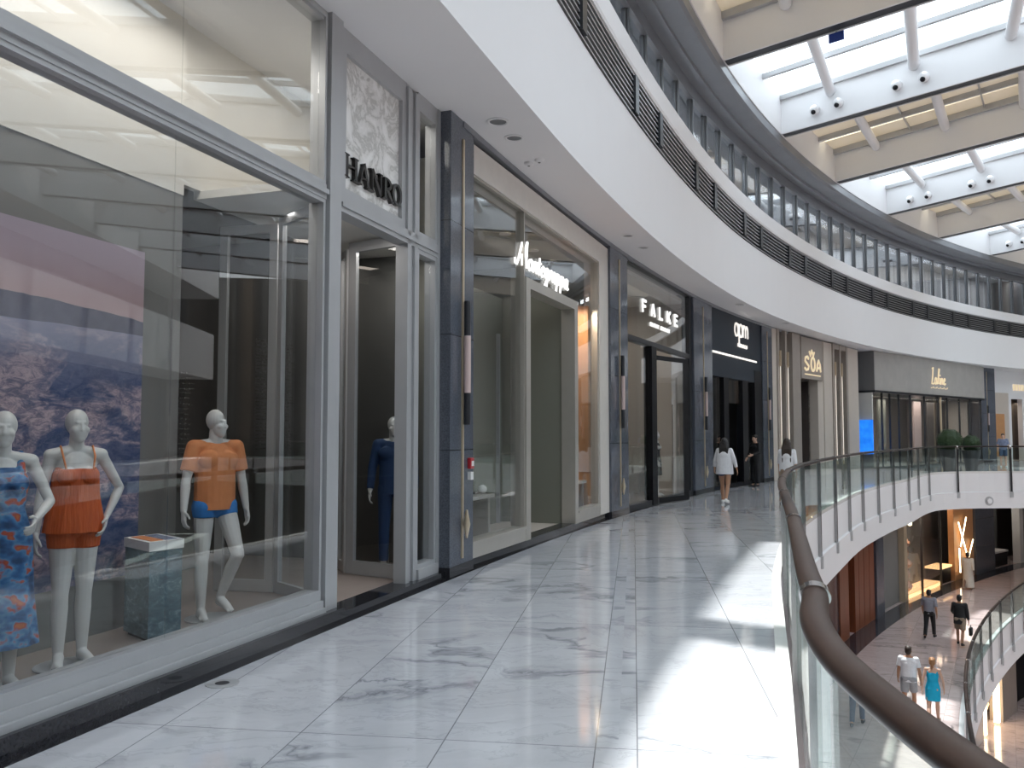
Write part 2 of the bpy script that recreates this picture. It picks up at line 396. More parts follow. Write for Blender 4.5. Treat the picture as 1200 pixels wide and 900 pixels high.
# letters: strokes in a (u,z) plane, extruded along d
def stroke(mb, F, pts, w, d0, d1, rnd=True):
    """pts [(u,z)] ; w width or list ; ribbon with thickness"""
    n = len(pts); ws = w if isinstance(w,(list,tuple)) else [w]*n
    l = []; r = []
    for i,(x,z) in enumerate(pts):
        x0,z0 = pts[max(i-1,0)]; x1,z1 = pts[min(i+1,n-1)]
        tx, tz = x1-x0, z1-z0; q = math.hypot(tx,tz) or 1; nx, nz = -tz/q, tx/q
        l.append((x+nx*ws[i]/2, z+nz*ws[i]/2)); r.append((x-nx*ws[i]/2, z-nz*ws[i]/2))
    vs = []
    for (a,b) in zip(l,r):
        for d in (d0,d1): vs += [F(a[0],d,a[1]), F(b[0],d,b[1])]
    fs = []
    for i in range(n-1):
        k = i*4
        fs += [(k,k+1,k+5,k+4),(k+2,k+6,k+7,k+3),(k,k+4,k+6,k+2),(k+1,k+3,k+7,k+5)]
    fs += [(0,2,3,1),((n-1)*4,(n-1)*4+1,(n-1)*4+3,(n-1)*4+2)]
    mb.add(vs, fs)
def arc(cx, cz, rx, rz, a0, a1, n=14):
    return [(cx+rx*math.cos(math.radians(a0+(a1-a0)*i/n)), cz+rz*math.sin(math.radians(a0+(a1-a0)*i/n))) for i in range(n+1)]
build_materials()
ST = dict(kind='structure')
H0, H1, HL, HLL = 0.0, 5.76, -5.6, -11.3
SMIN, SMAX = -15.0, 74.0
# ------------------------------------------------------------------ floors, slabs, roofs
def plan_poly(c1, s0, s1, o1, c2=None, r0=0, r1=0, o2=0, step=.5):
    a = [c1.P(s, o1) for s in np.arange(s0, s1+.01, step)]
    b = [c2.P(s, o2) for s in np.arange(r0, r1+.01, step)]
    return [(p.x, p.y) for p in a]+[(p.x, p.y) for p in reversed(b)]
RL = float(R.s[-1])
def gallery_poly(o1, o2): return plan_poly(W, SMIN+9, SMAX, o1, R, 0, RL, o2)
MB().prism(gallery_poly(0, -.09), -.06, 0).build('floor', M['floor'], keep=True, **ST)
MB().sweep(W, [(-.34,-.06),(0,-.06),(0,.002),(-.34,.002)], SMIN, SMAX).build('trim_1', M['granite'], keep=True, **ST)      # dark border under the shopfronts
MB().sweep(W, [(-6,-.06),(-.34,-.06),(-.34,-.005),(-6,-.005)], SMIN, SMAX).build('floor', M['taupe_floor'], keep=True, **ST)
# kerb along the balustrade
MB().sweep(R, [(-.10,-.06),(.0,-.06),(.0,.03),(-.10,.03)], 0, RL).build('trim_2', M['kerb'], keep=True, **ST)
# slab edge, two tiers
MB().sweep(R, [(-.18,-1.65),(.05,-1.65),(.05,-.92),(.0,-.90),(.0,-.061),(-.18,-.061)], 0, RL).build('trim_3', M['white'], keep=True, **ST)
MB().prism(gallery_poly(-6, -.17), -1.65, -1.45).build('ceiling', M['soffit'], keep=True, **ST)
# lower gallery
MB().sweep(W, [(.5,HL-.06),(6.46,HL-.06),(6.46,HL),(.5,HL)], SMIN, SMAX).build('floor', M['lowfloor'], keep=True, **ST)
MB().sweep(W, [(6.35,HL-1.65),(6.62,HL-1.65),(6.62,HL-.92),(6.57,HL-.9),(6.57,HL+.03),(6.45,HL+.03),(6.45,HL-.3),(6.35,HL-.3)], SMIN, SMAX).build('trim_4', M['white'], keep=True, **ST)
MB().sweep(W, [(.5,HL-1.65),(6.5,HL-1.65),(6.5,HL-1.5),(.5,HL-1.5)], SMIN, SMAX).build('ceiling', M['soffit'], keep=True, **ST)
# bottom of the atrium
MB().box(-30,70,-30,80,HLL-.3,HLL).build('floor', M['lowfloor'], keep=True, **ST)
# upper slab: soffit and curved fascia
MB().sweep(W, [(-6,H1),(.92,H1),(.92,7.70),(.80,7.70),(.80,8.60),(.95,8.60),(.97,8.66),(.97,9.08),(.93,9.12),(-6,9.12)], SMIN, SMAX).build('ceiling', M['white'], keep=True, **ST)
# the thin dark strip where the soffit meets the shopfronts
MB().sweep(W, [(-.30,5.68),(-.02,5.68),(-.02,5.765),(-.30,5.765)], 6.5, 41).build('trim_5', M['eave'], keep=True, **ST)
# louvre band
g = empty('trim_6', W.P(20,.85,7.7), kind='structure')
MB().sweep(W, [(.795,7.68),(.82,7.68),(.82,8.62),(.795,8.62)], SMIN, SMAX).build('louvre_back', M['black'], g, keep=False)
sl = MB()
for i in range(8):
    z = 7.735+i*.112
    sl.sweep(W, [(.86,z+.02),(.95,z-.012),(.95,z+.016),(.86,z+.045)], SMIN, SMAX)
sl.build('louvre_slat', M['slat'], g, kind='stuff')
br = MB()
s_ = 1.0
while s_ < 66:
    for q in (0, 2.05):
        Fb = frame(W, s_+q, s_+q+.22, .84); br.box(0,.26,0,.155,7.80,8.50,Fb)
    s_ += 5.6
br.build('louvre_bracket', M['darkmetal'], g)
# upper windows: one framed light per bay
head, sill, wo = 11.72, 9.0, -.10
n_win = 0
def upper_window(s0, s1):
    global n_win; n_win += 1
    Fw = frame(W, s0, s1, wo); ln = Fw.len
    w = empty('window_%d' % (n_win+20), Fw(ln/2,0,sill+.1), kind='structure')
    mb = MB(); mb.box(0,.07,-.08,.08,sill,head,Fw); mb.box(ln-.05,ln,-.08,.02,sill,head,Fw); mb.box(.09,ln-.05,-.1,.06,head-.1,head,Fw); mb.box(.09,ln-.05,-.1,.06,sill,sill+.15,Fw)
    mb.build('window_frame', M['mullion'], w)
    MB().box(.08,ln-.05,-.03,-.012,sill,head-.05,Fw).build('window_pane', M['win_glass'], w)
s_ = 2.0
while s_ < 66: upper_window(s_, s_+1.5); s_ += 1.5
# upper rooms behind them
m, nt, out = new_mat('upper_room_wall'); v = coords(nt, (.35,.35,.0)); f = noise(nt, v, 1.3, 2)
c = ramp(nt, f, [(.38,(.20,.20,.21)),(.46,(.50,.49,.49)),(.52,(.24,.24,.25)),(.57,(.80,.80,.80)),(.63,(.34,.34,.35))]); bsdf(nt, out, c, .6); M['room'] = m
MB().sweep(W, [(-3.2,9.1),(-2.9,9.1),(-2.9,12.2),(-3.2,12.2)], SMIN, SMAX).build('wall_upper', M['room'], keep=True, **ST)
for s_ in range(4, 68, 8):  # fill lights added to brighten the upper windows, no lamps seen there
    Fu = frame(W, s_, s_+8, -1.6); l = bpy.data.lights.new('upper_room_fill','AREA'); l.shape='RECTANGLE'; l.size=7; l.size_y=.6; l.energy=130; l.color=(1,.97,.93)
    o = bpy.data.objects.new('upper_room_fill', l); o.location = Fu(4,0,12.05); o.rotation_euler=(0,0,math.atan2(Fu.ux.y,Fu.ux.x)); COL.objects.link(o)
# eave: header, soffit and lip
MB().sweep(W, [(-.25,11.55),(.02,11.55),(.02,11.92),(.30,11.92),(.30,11.84),(.42,11.84),(.42,11.95),(.88,12.02),(.95,12.10),(.95,12.42),(-3.2,12.42),(-3.2,12.1),(-.25,12.1)], SMIN, SMAX).build('trim_7', M['eave'], keep=True, **ST)
MB().sweep(W, [(.78,12.40),(.98,12.40),(.98,13.75),(.78,13.75)], SMIN, SMAX).build('wall_coffer', M['white'], keep=True, **ST)
MB().sweep(W, [(-6.2,13.6),(.95,13.6),(.95,13.9),(-6.2,13.9)], SMIN, SMAX).build('ceiling', M['white'], keep=True, **ST)
# back of everything behind the shops
MB().sweep(W, [(-6.3,-11.3),(-6,-11.3),(-6,13.8),(-6.3,13.8)], SMIN, SMAX).build('wall_back', M['store_char'], keep=True, **ST)
# ------------------------------------------------------------------ roof beams, skylights and blinds over the atrium
ANG = {1:-42.5, 2:-47.9, 3:-53.3, 4:-58.3, 5:-63.0, 6:-67.5, 7:-71.5, 8:-75}
for k in range(-5, 1): ANG[k] = -(math.degrees(W.head(21.2+7.12*(k-1)))+18)
def beamA(k): return W.P(21.2+7.12*(k-1), .98)
def beamD(k): a = math.radians(ANG[k]); return Vector((math.cos(a), math.sin(a), 0))
BW, ZB, ZT, RLEN = .5, 12.4, 13.5, 27.0
def roofp(k, f, r, z, near=True):
    """point between beam k (f=0, its far face) and beam k+1 (f=1, its near face)"""
    d0 = beamD(k); d1 = beamD(k+1); n0 = Vector((-d0.y, d0.x, 0))
    a = beamA(k)+n0*BW+d0*r; b = beamA(k+1)+d1*r
    return a*(1-f)+b*f+Vector((0,0,z))
def bay_box(mb, k, f0, f1, r0, r1, z0, z1):
    c = [roofp(k,f0,r0,z0),roofp(k,f0,r1,z0),roofp(k,f1,r1,z0),roofp(k,f1,r0,z0),roofp(k,f0,r0,z1),roofp(k,f0,r1,z1),roofp(k,f1,r1,z1),roofp(k,f1,r0,z1)]
    mb.hexa(c)
n_sky = 0
for k in range(-4, 8):
    A = beamA(k); d = beamD(k); n = Vector((-d.y, d.x, 0))
    def Fb(u, v, z, A=A, d=d, n=n): return A+d*u+n*v+Vector((0,0,z))
    rl = RLEN
    b = MB().box(-.3,rl,0,BW,ZB+.10,ZT+.35,Fb).build('roof_beam', M['white'], **ST)
    MB().box(-.1,rl,.02,BW-.02,ZB+.03,ZB+.10,Fb).build('slot_grille', M['darkmetal'], b)
    lips = MB(); lips.box(-.1,rl,0,.06,ZB,ZB+.10,Fb); lips.box(-.1,rl,BW-.06,BW,ZB,ZB+.10,Fb); lips.build('beam_lip', M['white'], b)
for k in range(-4, 7):
    glazed = (k % 2 == 1) or k < 0  # near bays, out of view, all left glazed to let in more daylight
    n_sky += 1
    if glazed:
        w = empty('window_%d' % (100+n_sky), roofp(k,.5,10,ZT), kind='structure')
        mb = MB()
        for f in ((.0,.30,.64,.98) if k >= 0 else (.0,.98)): bay_box(mb, k, f, f+.02, -.2, RLEN, ZT+.10, ZT+.26)
        mb.build('glazing_bar', M['alu'], w)
        mb = MB(); bay_box(mb, k, .01, .99, -.2, RLEN, ZT+.27, ZT+.29); mb.build('window_pane', M['sky_glass'], w)
    else:
        w = empty('window_%d' % (100+n_sky), roofp(k,.5,10,ZT), kind='structure')
        mb = MB()
        for f in (.0,.34,.66,.97): bay_box(mb, k, f, f+.025, -.2, RLEN, ZT+.02, ZT+.24)
        r = 3.3
        while r < RLEN: bay_box(mb, k, 0, 1, r, r+.05, ZT+.12, ZT+.22); r += 2.79
        mb.build('glazing_bar', M['alu'], w)
        mb = MB(); bay_box(mb, k, .01, .68, -.2, 11.5, ZT+.2, ZT+.22); bay_box(mb, k, .80, .99, -.2, 11.5, ZT+.27, ZT+.29); mb.build('roof_blind', M['blind'], w)
        mb = MB(); bay_box(mb, k, .68, .80, -.2, 11.5, ZT+.25, ZT+.27); mb.build('light_strip', M['blind_clear'], w)
        mb = MB(); bay_box(mb, k, .01, .99, 11.55, RLEN, ZT+.27, ZT+.29); mb.build('window_pane', M['sky_glass'], w)  # clear panes past the blinds, out of view, added for more daylight
    r = 1.87
    while r < RLEN:      # white cross tubes
        p0 = roofp(k,.02,r+.2,ZT-.02); p1 = roofp(k,1.0,r,ZT-.12)
        MB().tube([p0,p1], .17, 12).build('roof_strut', M['white'], smooth=True, **ST); r += 2.79
# roof over the ends, and the walls that close the atrium
MB().box(-20,40,-40,-18.2,13.5,13.9).build('ceiling', M['white'], keep=True, **ST)
# far side of the atrium, outside the photograph's frame
OL = float(O.s[-1])
for i,(a,b) in enumerate(((HL-1.65,HL),(-1.65,0),(H1,9.1))):
    MB().sweep(O, [(-5,a),(0,a),(0,b),(-5,b)], 0, OL).build('trim_%d' % (10+i), M['white'], keep=True, **ST)
m, nt, out = new_mat('far_side_shops'); v = coords(nt, (.22,.22,.0)); f = noise(nt, v, 1.6, 2)
c = ramp(nt, f, [(.36,(.02,.02,.02)),(.44,(.09,.08,.075)),(.5,(.17,.16,.145)),(.56,(.04,.04,.045)),(.64,(.15,.11,.08))]); bsdf(nt, out, c, .5); M['far_shops'] = m
MB().sweep(O, [(-3.6,HLL),(-3.4,HLL),(-3.4,13.8),(-3.6,13.8)], 0, OL).build('wall_right', M['far_shops'], keep=True, **ST)
MB().sweep(O, [(-4,11.8),(.3,11.8),(.3,13.9),(-4,13.9)], 0, OL).build('trim_14', M['white'], keep=True, **ST)
for nm,(p,q) in (('wall_near',((-12,-11),(24,-11))),('wall_far',((30,62),(56,36)))):
    p = Vector((*p,0)); q = Vector((*q,0)); u = (q-p).normalized(); n_ = Vector((u.y,-u.x,0))
    MB().box(0,(q-p).length,0,.3,HLL,13.9,lambda a,b,z: p+u*a+n_*b+Vector((0,0,z))).build(nm, M['far_shops'], keep=True, **ST)
# far end of the gallery beyond the last pier: paler wall set back
def st(name, **k): d = dict(kind='structure'); d.update(k); return d
n_sf = 0
def shop_window(F, u0, u1, z0, z1, fr, mat, joints=(), d=-.05, depth=.14, sill=None, pane='glass', num=None, w4=None):
    """a framed shop window: frame bars + one pane object per light"""
    global n_sf; n_sf += 1
    w = empty('window_%d' % n_sf, F((u0+u1)/2, 0, z0), kind='structure')
    l, r, b, t = w4 if w4 else (fr,)*4
    mb = MB()
    if l: mb.box(u0,u0+l,d-depth/2,d+depth/2,z0,z1,F)
    if r: mb.box(u1-r,u1,d-depth/2,d+depth/2,z0,z1,F)
    if b: mb.box(u0+l,u1-r,d-depth/2,d+depth/2,z0,z0+b,F)
    if t: mb.box(u0+l,u1-r,d-depth/2,d+depth/2,z1-t,z1,F)
    if mb.v: mb.build('window_frame', mat, w)
    xs = [u0+l]+list(joints)+[u1-r]
    for a, c in zip(xs[:-1], xs[1:]):
        MB().box(a+.004,c-.004,d-.008,d+.008,z0+b,z1-t,F).build('window_pane', M[pane], w)
    return w
def panel(F, u0,u1,d0,d1,z0,z1, name, mat, **k): return MB().box(u0,u1,d0,d1,z0,z1,F).build(name, M[mat] if isinstance(mat,str) else mat, **k)
def room(F, u0, u1, depth, top, wall, floor_, ceil_, back=None, fz=.0, d0=-.18, sides=(1,1)):
    panel(F,u0,u1,-depth-.1,-depth,fz-.1,top+.1,'wall_back',back or wall,**ST)
    if sides[0]: panel(F,u0-.1,u0,-depth,d0,fz-.1,top+.1,'wall_left',wall,**ST)
    if sides[1]: panel(F,u1,u1+.1,-depth,d0,fz-.1,top+.1,'wall_right',wall,**ST)
    panel(F,u0,u1,-depth,d0,top,top+.1,'ceiling',ceil_,**ST)
    panel(F,u0,u1,-depth,d0,fz-.004,fz+.012,'floor',floor_,**ST)
def area(F, u, d, z, sx, sy, power, col=(1,.93,.84), name='shop_fill_light'):
    l = bpy.data.lights.new(name,'AREA'); l.shape='RECTANGLE'; l.size=sx; l.size_y=sy; l.energy=power; l.color=col
    o = bpy.data.objects.new(name,l); o.location = F(u,d,z); o.rotation_euler = (0,0,math.atan2(F.ux.y,F.ux.x)); COL.objects.link(o); return o

# ================================================================== first shop: dark letters on white marble
FH = frame(W, 0, 6.2, -.2)
for (a,b,z0,z1,jo) in ((-4.5,-.95,4.08,5.72,()),(-4.5,-.95,.29,3.94,()),(-.80,3.42,4.08,5.72,(1.52,)),(-.80,3.42,.29,3.94,(1.47,))):
    shop_window(FH, a, b, z0, z1, .035, M['alu'], jo)
fr = MB()
for u in (-4.65,-.95,3.42):
    w_ = .15 if u < 3 else .27
    fr.box(u,u+w_,-.16,.0,.12,5.76,FH)
    fr.box(u+.03,u+w_-.03,.0,.05,.12,5.76,FH)
for (u0,u1) in ((-4.5,-.95),(-.80,3.42)):
    fr.box(u0,u1,-.14,.03,3.94,4.08,FH); fr.box(u0,u1,-.12,.06,3.985,4.03,FH)
    fr.box(u0,u1,-.14,.0,5.66,5.76,FH)
    fr.box(u0,u1,-.14,.02,.23,.30,FH); fr.box(u0,u1,-.14,.05,.17,.23,FH); fr.box(u0,u1,-.14,.08,.12,.17,FH)
fr.build('trim_20', M['alu'], **ST)
# door bay, narrow side light and end post
fr = MB()
fr.box(5.18,5.27,-.12,.03,.02,5.72,FH); fr.box(5.37,5.46,-.12,.03,.02,5.72,FH); fr.box(5.27,5.37,-.12,.0,.02,5.72,FH)
fr.box(6.02,6.17,-.14,.03,.02,5.76,FH)
fr.box(3.69,6.02,-.14,.03,3.90,4.06,FH); fr.box(3.69,6.02,-.12,.05,3.95,3.99,FH)
fr.box(3.69,5.18,-.10,.0,4.06,4.16,FH); fr.box(3.69,5.18,-.10,.0,5.52,5.76,FH); fr.box(3.69,3.82,-.10,.0,4.16,5.52,FH); fr.box(5.08,5.18,-.10,.0,4.16,5.52,FH)
fr.box(5.46,6.02,-.12,.02,5.60,5.76,FH)
fr.box(5.46,6.02,-.14,.06,.02,.20,FH)
fr.build('trim_21', M['alu'], **ST)
shop_window(FH, 5.46, 6.02, 4.06, 5.60, .05, M['alu'])
shop_window(FH, 5.46, 6.02, .20, 3.90, .05, M['alu'])
panel(FH,3.72,5.12,-.09,-.045,4.10,5.60,'trim_22','sign_marble',**ST)
panel(FH,-6,3.69,-.16,.12,.0,.125,'trim_23','granite',**ST)
panel(FH,3.69,6.17,-.16,.12,.0,.088,'trim_24','granite',**ST)
# display floor, partition with mural, back of the shop
panel(FH,-6,6.55,-5.5,-.14,.02,.085,'floor','taupe_floor',**ST)
panel(FH,-6,3.15,-1.50,-1.38,.085,4.03,'wall_left','wall_grey',**ST)
panel(FH,-6,3.15,-1.49,-1.37,4.03,5.76,'wall_left','wall_light',**ST)
panel(FH,-6.1,-6.0,-5.5,-.1,.0,5.76,'wall_near','wall_grey',**ST)
panel(FH,2.8,6.55,-5.0,-4.9,.085,4.4,'wall_back','store_dark',**ST)
panel(FH,2.8,6.55,-5.0,-4.9,4.4,5.76,'wall_back','wall_light',**ST)
panel(FH,6.55,6.60,-5.0,-.62,.085,5.76,'wall_right','store_char',**ST)
panel(FH,3.15,6.55,-4.9,-1.5,4.42,4.5,'ceiling','store_dark',**ST)
panel(FH,3.45,6.55,-1.5,-.14,4.08,4.16,'ceiling','wall_light',**ST)
panel(FH,3.15,6.55,-1.5,-1.42,4.16,5.76,'wall_upper','wall_light',**ST)
p = panel(FH,-2.2,2.63,-1.378,-1.345,.53,3.37,'wall_mural','mural')
p['label'] = 'wide sea mural with pink dusk sky and surf behind the mannequins'; p['category'] = 'mural'
# vestibule: glazed returns and open leaves
def leaf(p0, p1, z0, z1, name, mat, parent=None, w=.09, th=.05, handle=False, pane='glass', kickh=.12):
    """a framed glass leaf standing between two plan points given as (u,d) in FH"""
    a = FH(p0[0],p0[1],0); b = FH(p1[0],p1[1],0); ux = (b-a).normalized(); dx = Vector((ux.y,-ux.x,0)); ln = (b-a).length
    G = lambda u,d,z: a+ux*u+dx*d+Vector((0,0,z))
    root = empty(name, G(ln/2,0,z0), kind='structure')
    mb = MB(); mb.box(0,w,-th/2,th/2,z0,z1,G); mb.box(ln-w,ln,-th/2,th/2,z0,z1,G); mb.box(w,ln-w,-th/2,th/2,z1-w,z1,G); mb.box(w,ln-w,-th/2,th/2,z0,z0+kickh,G)
    mb.build('door_frame', mat, root)
    MB().box(w,ln-w,-.008,.008,z0+kickh,z1-w,G).build('door_pane', M[pane], root)
    if handle:
        hb = MB(); hb.tube([G(ln-.05,.09,z0+.5),G(ln-.05,.09,z0+2.9)],.016,8)
        for zz in (.8,1.7,2.6): hb.tube([G(ln-.05,0,z0+zz),G(ln-.05,.09,z0+zz)],.010,6)
        hb.build('pull_handle', M['chrome'], root, smooth=True)
    return root
leaf((3.72,-.06),(4.30,-1.05),.09,4.06,'window_60',M['alu'])
leaf((4.30,-1.08),(4.22,-1.75),.09,4.0,'door_1',M['alulight'])
leaf((5.40,-.10),(5.62,-.95),.09,4.06,'window_61',M['alu'],w=.12,kickh=.16)
leaf((5.64,-.98),(5.95,-1.25),.09,4.0,'door_2',M['alulight'],handle=True)
# ================================================================== piers
def pier(s0, s1, num, d0=-.62, d1=-.03):
    Fp = frame(W, s0, s1, 0); ln = Fp.len
    mb = MB(); mb.box(0,ln,d0,d1,.12,H1,Fp); o = mb.build('wall_pier', M['pilaster'], kind='structure')
    MB().box(-.004,ln+.004,d0,d1+.006,0,.13,Fp).build('pier_base', M['granite'], o)
    um = ln*.5
    t = empty('wall_lamp', Fp(um,d1+.06,.25))
    rod = MB(); rod.box(um-.022,um+.022,d1,d1+.02,.20,H1-.25,Fp); rod.build('back_rail', M['brass'], t)
    mb = MB(); mb.tube([Fp(um,d1+.07,2.98),Fp(um,d1+.07,3.42)],.042,12); mb.build('upper_cap', M['darkmetal'], t, smooth=True)
    mb = MB(); mb.tube([Fp(um,d1+.07,2.26),Fp(um,d1+.07,2.98)],.046,12); mb.build('glass_tube', M['rose'], t, smooth=True)
    mb = MB(); mb.tube([Fp(um,d1+.07,1.86),Fp(um,d1+.07,2.26)],.042,12); mb.build('lower_cap', M['darkmetal'], t, smooth=True)
    mb = MB(); mb.tube([Fp(um,d1+.07,.45),Fp(um,d1+.07,.62),Fp(um,d1+.07,.80)],[.012,.045,.012],10); mb.build('finial', M['brass'], t, smooth=True)
    return t
PIERS = [(6.10,6.86,'left of the pale stone shop'),(13.95,15.25,'left of the spaced white letters'),
         (21.35,23.3,'left of the navy shopfront'),(28.95,30.1,'right of the navy shopfront'),(57.0,59.2,'at the far end of the gallery')]
for i,(a,b,wh) in enumerate(PIERS):
    t = pier(a,b,i,d0=-.30 if i == 0 else -.62); t['label'] = 'brass tube wall lamp on granite pier '+wh; t['category'] = 'wall lamp'; t['group'] = 'wall lamps on the granite piers'
# ================================================================== second shop: script sign, pale stone surround
FM = frame(W, 6.86, 13.98, -.10); LM = FM.len
mb = MB(); mb.box(0,LM,-.30,.02,5.22,5.62,FM); mb.box(LM-.72,LM-.02,-.30,.02,.13,5.22,FM); mb.build('trim_30', M['mont_stone'], **ST)
panel(FM,0,LM,-.26,.0,.0,.13,'trim_31','granite',**ST)
D0, D1 = 2.30, 4.68        # door opening
mb = MB(); mb.box(D0-.16,D0+.04,-.24,.02,.12,4.02,FM); mb.box(D1+.02,D1+.22,-.24,.02,.12,4.02,FM); mb.box(D0-.16,D1+.22,-.24,.02,4.02,4.18,FM); mb.build('door_3', M['mont_frame'], **ST)
mb = MB(); mb.box(.02,D0-.16,-.2,.01,.12,.30,FM); mb.box(.02,D0-.16,-.2,.03,.30,.34,FM); mb.box(D1+.22,LM-.72,-.2,.01,.12,.30,FM); mb.box(D1+.22,LM-.72,-.2,.03,.30,.34,FM); mb.build('trim_32', M['mont_frame'], **ST)
shop_window(FM, .02, D0-.16, .34, 5.22, 0, M['mont_frame'], (), d=-.08, w4=(0,.02,0,.02))
shop_window(FM, D0-.16, LM-.72, 4.18, 5.22, 0, M['mont_frame'], (), d=-.08, w4=(.01,.03,0,.02))
shop_window(FM, D1+.22, LM-.72, .34, 4.18, 0, M['mont_frame'], (), d=-.08, w4=(.02,.06,.02,0))
room(FM, .02, LM-.10, 4.2, 5.35, 'sage', 'beige', 'sage', fz=.10)
panel(FM,D0+.05,D1+.1,-1.5,-1.42,.11,4.3,'wall_entry','sage',**ST)          # the wall one sees through the open door
panel(FM,D1+.05,D1+.18,-1.5,-.22,.11,4.3,'wall_entry','sage',**ST)
mb = MB(); mb.box(D1-.25,D1-.19,-1.42,-1.36,.11,3.6,FM); mb.build('door_4', M['alu'], **ST)
mb = MB(); mb.box(D1+.26,LM-.96,-.60,-.52,1.32,4.15,FM); o = mb.build('copper_relief', M['copper'])
o['label']='tall embossed copper relief panel inside the right display window'; o['category']='wall relief'
panel(FM,LM-.94,LM-.78,-.72,-.16,.12,4.3,'wall_display','orange_panel',**ST); panel(FM,D1+.22,LM-.95,-.72,-.62,.12,4.3,'wall_display','orange_panel',**ST)
# ================================================================== third shop: white spaced letters on glass
FF = frame(W, 15.25, 21.4, -.12); LF = FF.len
mb = MB(); mb.box(0,LF,-.16,.02,3.88,4.00,FF); mb.box(0,LF,-.12,.03,5.66,5.76,FF); mb.box(LF-.30,LF,-.2,.02,.05,5.7,FF); mb.box(0,.10,-.12,.02,.05,5.7,FF); mb.box(0,LF,-.12,.03,.0,.14,FF); mb.build('trim_40', M['darkmetal'], **ST)
shop_window(FF,.10,LF-.30,4.0,5.66,0,M['darkmetal'],(4.05,),d=-.04)
shop_window(FF,.10,2.00,.14,3.88,0,M['darkmetal'],(),d=-.04)
shop_window(FF,4.10,LF-.30,.14,3.88,0,M['darkmetal'],(),d=-.04)
room(FF,.05,LF-.05,4.0,5.5,'beige','beige_dark','wall_light',fz=.05)
mb = MB(); mb.box(2.0,2.42,-.16,.05,.02,3.88,FF); mb.build('door_5', M['black'], **ST)
FFl = lambda u,d,z: FF(2.42+u*.93,-.02+u*.26,z)
g = empty('door_6', FFl(.7,0,.03), kind='structure')
mb = MB(); mb.box(0,.10,-.04,.04,.03,3.70,FFl); mb.box(1.45,1.72,-.05,.05,.03,3.70,FFl); mb.box(.10,1.45,-.04,.04,3.58,3.70,FFl); mb.box(.10,1.45,-.04,.04,.03,.16,FFl); mb.build('door_frame', M['black'], g)
MB().box(.10,1.45,-.008,.008,.16,3.58,FFl).build('door_pane', M['glass'], g)
# ================================================================== fourth shop: navy fascia
FA = frame(W, 23.3, 29.0, -.12); LA = FA.len
panel(FA,0,LA,-.3,.03,3.98,5.74,'trim_50','navy',**ST)
panel(FA,0,LA,-.3,.05,3.55,3.98,'trim_51','navy',**ST)
mb = MB(); mb.box(0,.10,-.2,.03,.02,3.55,FA); mb.box(1.30,1.78,-.2,.03,.02,3.55,FA); mb.box(3.35,3.95,-.2,.03,.02,3.55,FA); mb.box(4.72,LA,-.25,.06,.02,3.98,FA); mb.box(0,LA,-.15,.02,.0,.12,FA); mb.build('trim_52', M['black'], **ST)
shop_window(FA,.10,1.30,.12,3.55,0,M['black'],(),d=-.05); shop_window(FA,3.95,4.72,.12,3.55,0,M['black'],(),d=-.05)
shop_window(FA,1.78,3.35,2.75,3.55,0,M['black'],(),d=-.05)
room(FA,.05,LA-.05,3.6,4.0,'store_char','black','black',fz=.03,back='black')
o = panel(FA,.12,4.95,.05,.085,4.26,4.32,'light_bar','sign_warm'); o['label']='thin lit warm line across the dark navy fascia'; o['category']='light strip'
# ================================================================== fifth shop: taupe stone with rose glass slots
FS = frame(W, 30.1, 41.0, -.02); LS = FS.len
mb = MB()
for (a,b) in ((0,.5),(2.1,2.95),(5.9,7.0),(9.25,LS)): mb.box(a,b,-.5,.0,0,5.7,FS)
mb.box(5.2,5.9,-.45,-.04,0,5.7,FS)
mb.build('wall_shop', M['beige'], **ST)
mb = MB(); mb.box(.5,2.1,-.6,-.45,0,5.7,FS); mb.box(7.0,9.25,-.6,-.45,0,5.7,FS); mb.box(2.95,5.2,-.9,-.75,4.0,5.7,FS); mb.build('wall_recess', M['beige_dark'], **ST)
mb = MB(); mb.box(.42,.62,-.4,.05,0,5.72,FS); mb.box(1.22,1.42,-.4,.05,0,5.72,FS); mb.box(2.0,2.9,-.4,.05,0,5.72,FS); mb.box(7.0,7.22,-.4,.05,0,5.72,FS); mb.box(7.95,8.15,-.4,.05,0,5.72,FS); mb.box(8.9,9.15,-.4,.05,0,5.72,FS); mb.box(7.0,9.15,-.4,.03,5.5,5.72,FS); mb.build('trim_60', M['beige_dark'], **ST)
for (a,b) in ((.62,1.22),(1.42,2.0),(7.22,7.95),(8.15,8.9)): shop_window(FS,a,b,.1,5.5,0,M['beige_dark'],(),d=-.2,pane='glass')
panel(FS,2.95,5.55,-.2,.07,3.98,5.66,'trim_61','beige_dark',**ST)
panel(FS,2.9,5.3,-2.6,-2.5,0,4.0,'wall_entry','store_dark',**ST); panel(FS,2.9,5.3,-2.5,-.4,3.95,4.05,'ceiling','store_dark',**ST)
panel(FS,2.8,2.9,-2.5,-.4,0,4.0,'wall_entry','store_dark',**ST); panel(FS,5.2,5.3,-2.5,-.4,0,4.0,'wall_entry','store_dark',**ST)
ROD = [(.60,'leftmost'),(1.40,'second'),(7.22,'third'),(8.14,'rightmost')]
for u, wh in ROD:
    t = empty('light_rod', FS(u,.08,.5), label='thin glowing vertical light rod on the taupe stone shop, %s of the four from left' % wh, category='light rod', group='light rods on the taupe shop')
    MB().tube([FS(u,.085,.55),FS(u,.085,4.3)],.014,8).build('glow_tube', M['tube_glow'], t, smooth=True)
    MB().box(u-.03,u+.03,.04,.12,4.3,4.9,FS).build('upper_holder', M['brass'], t); MB().box(u-.03,u+.03,.04,.12,.4,.55,FS).build('lower_holder', M['brass'], t)
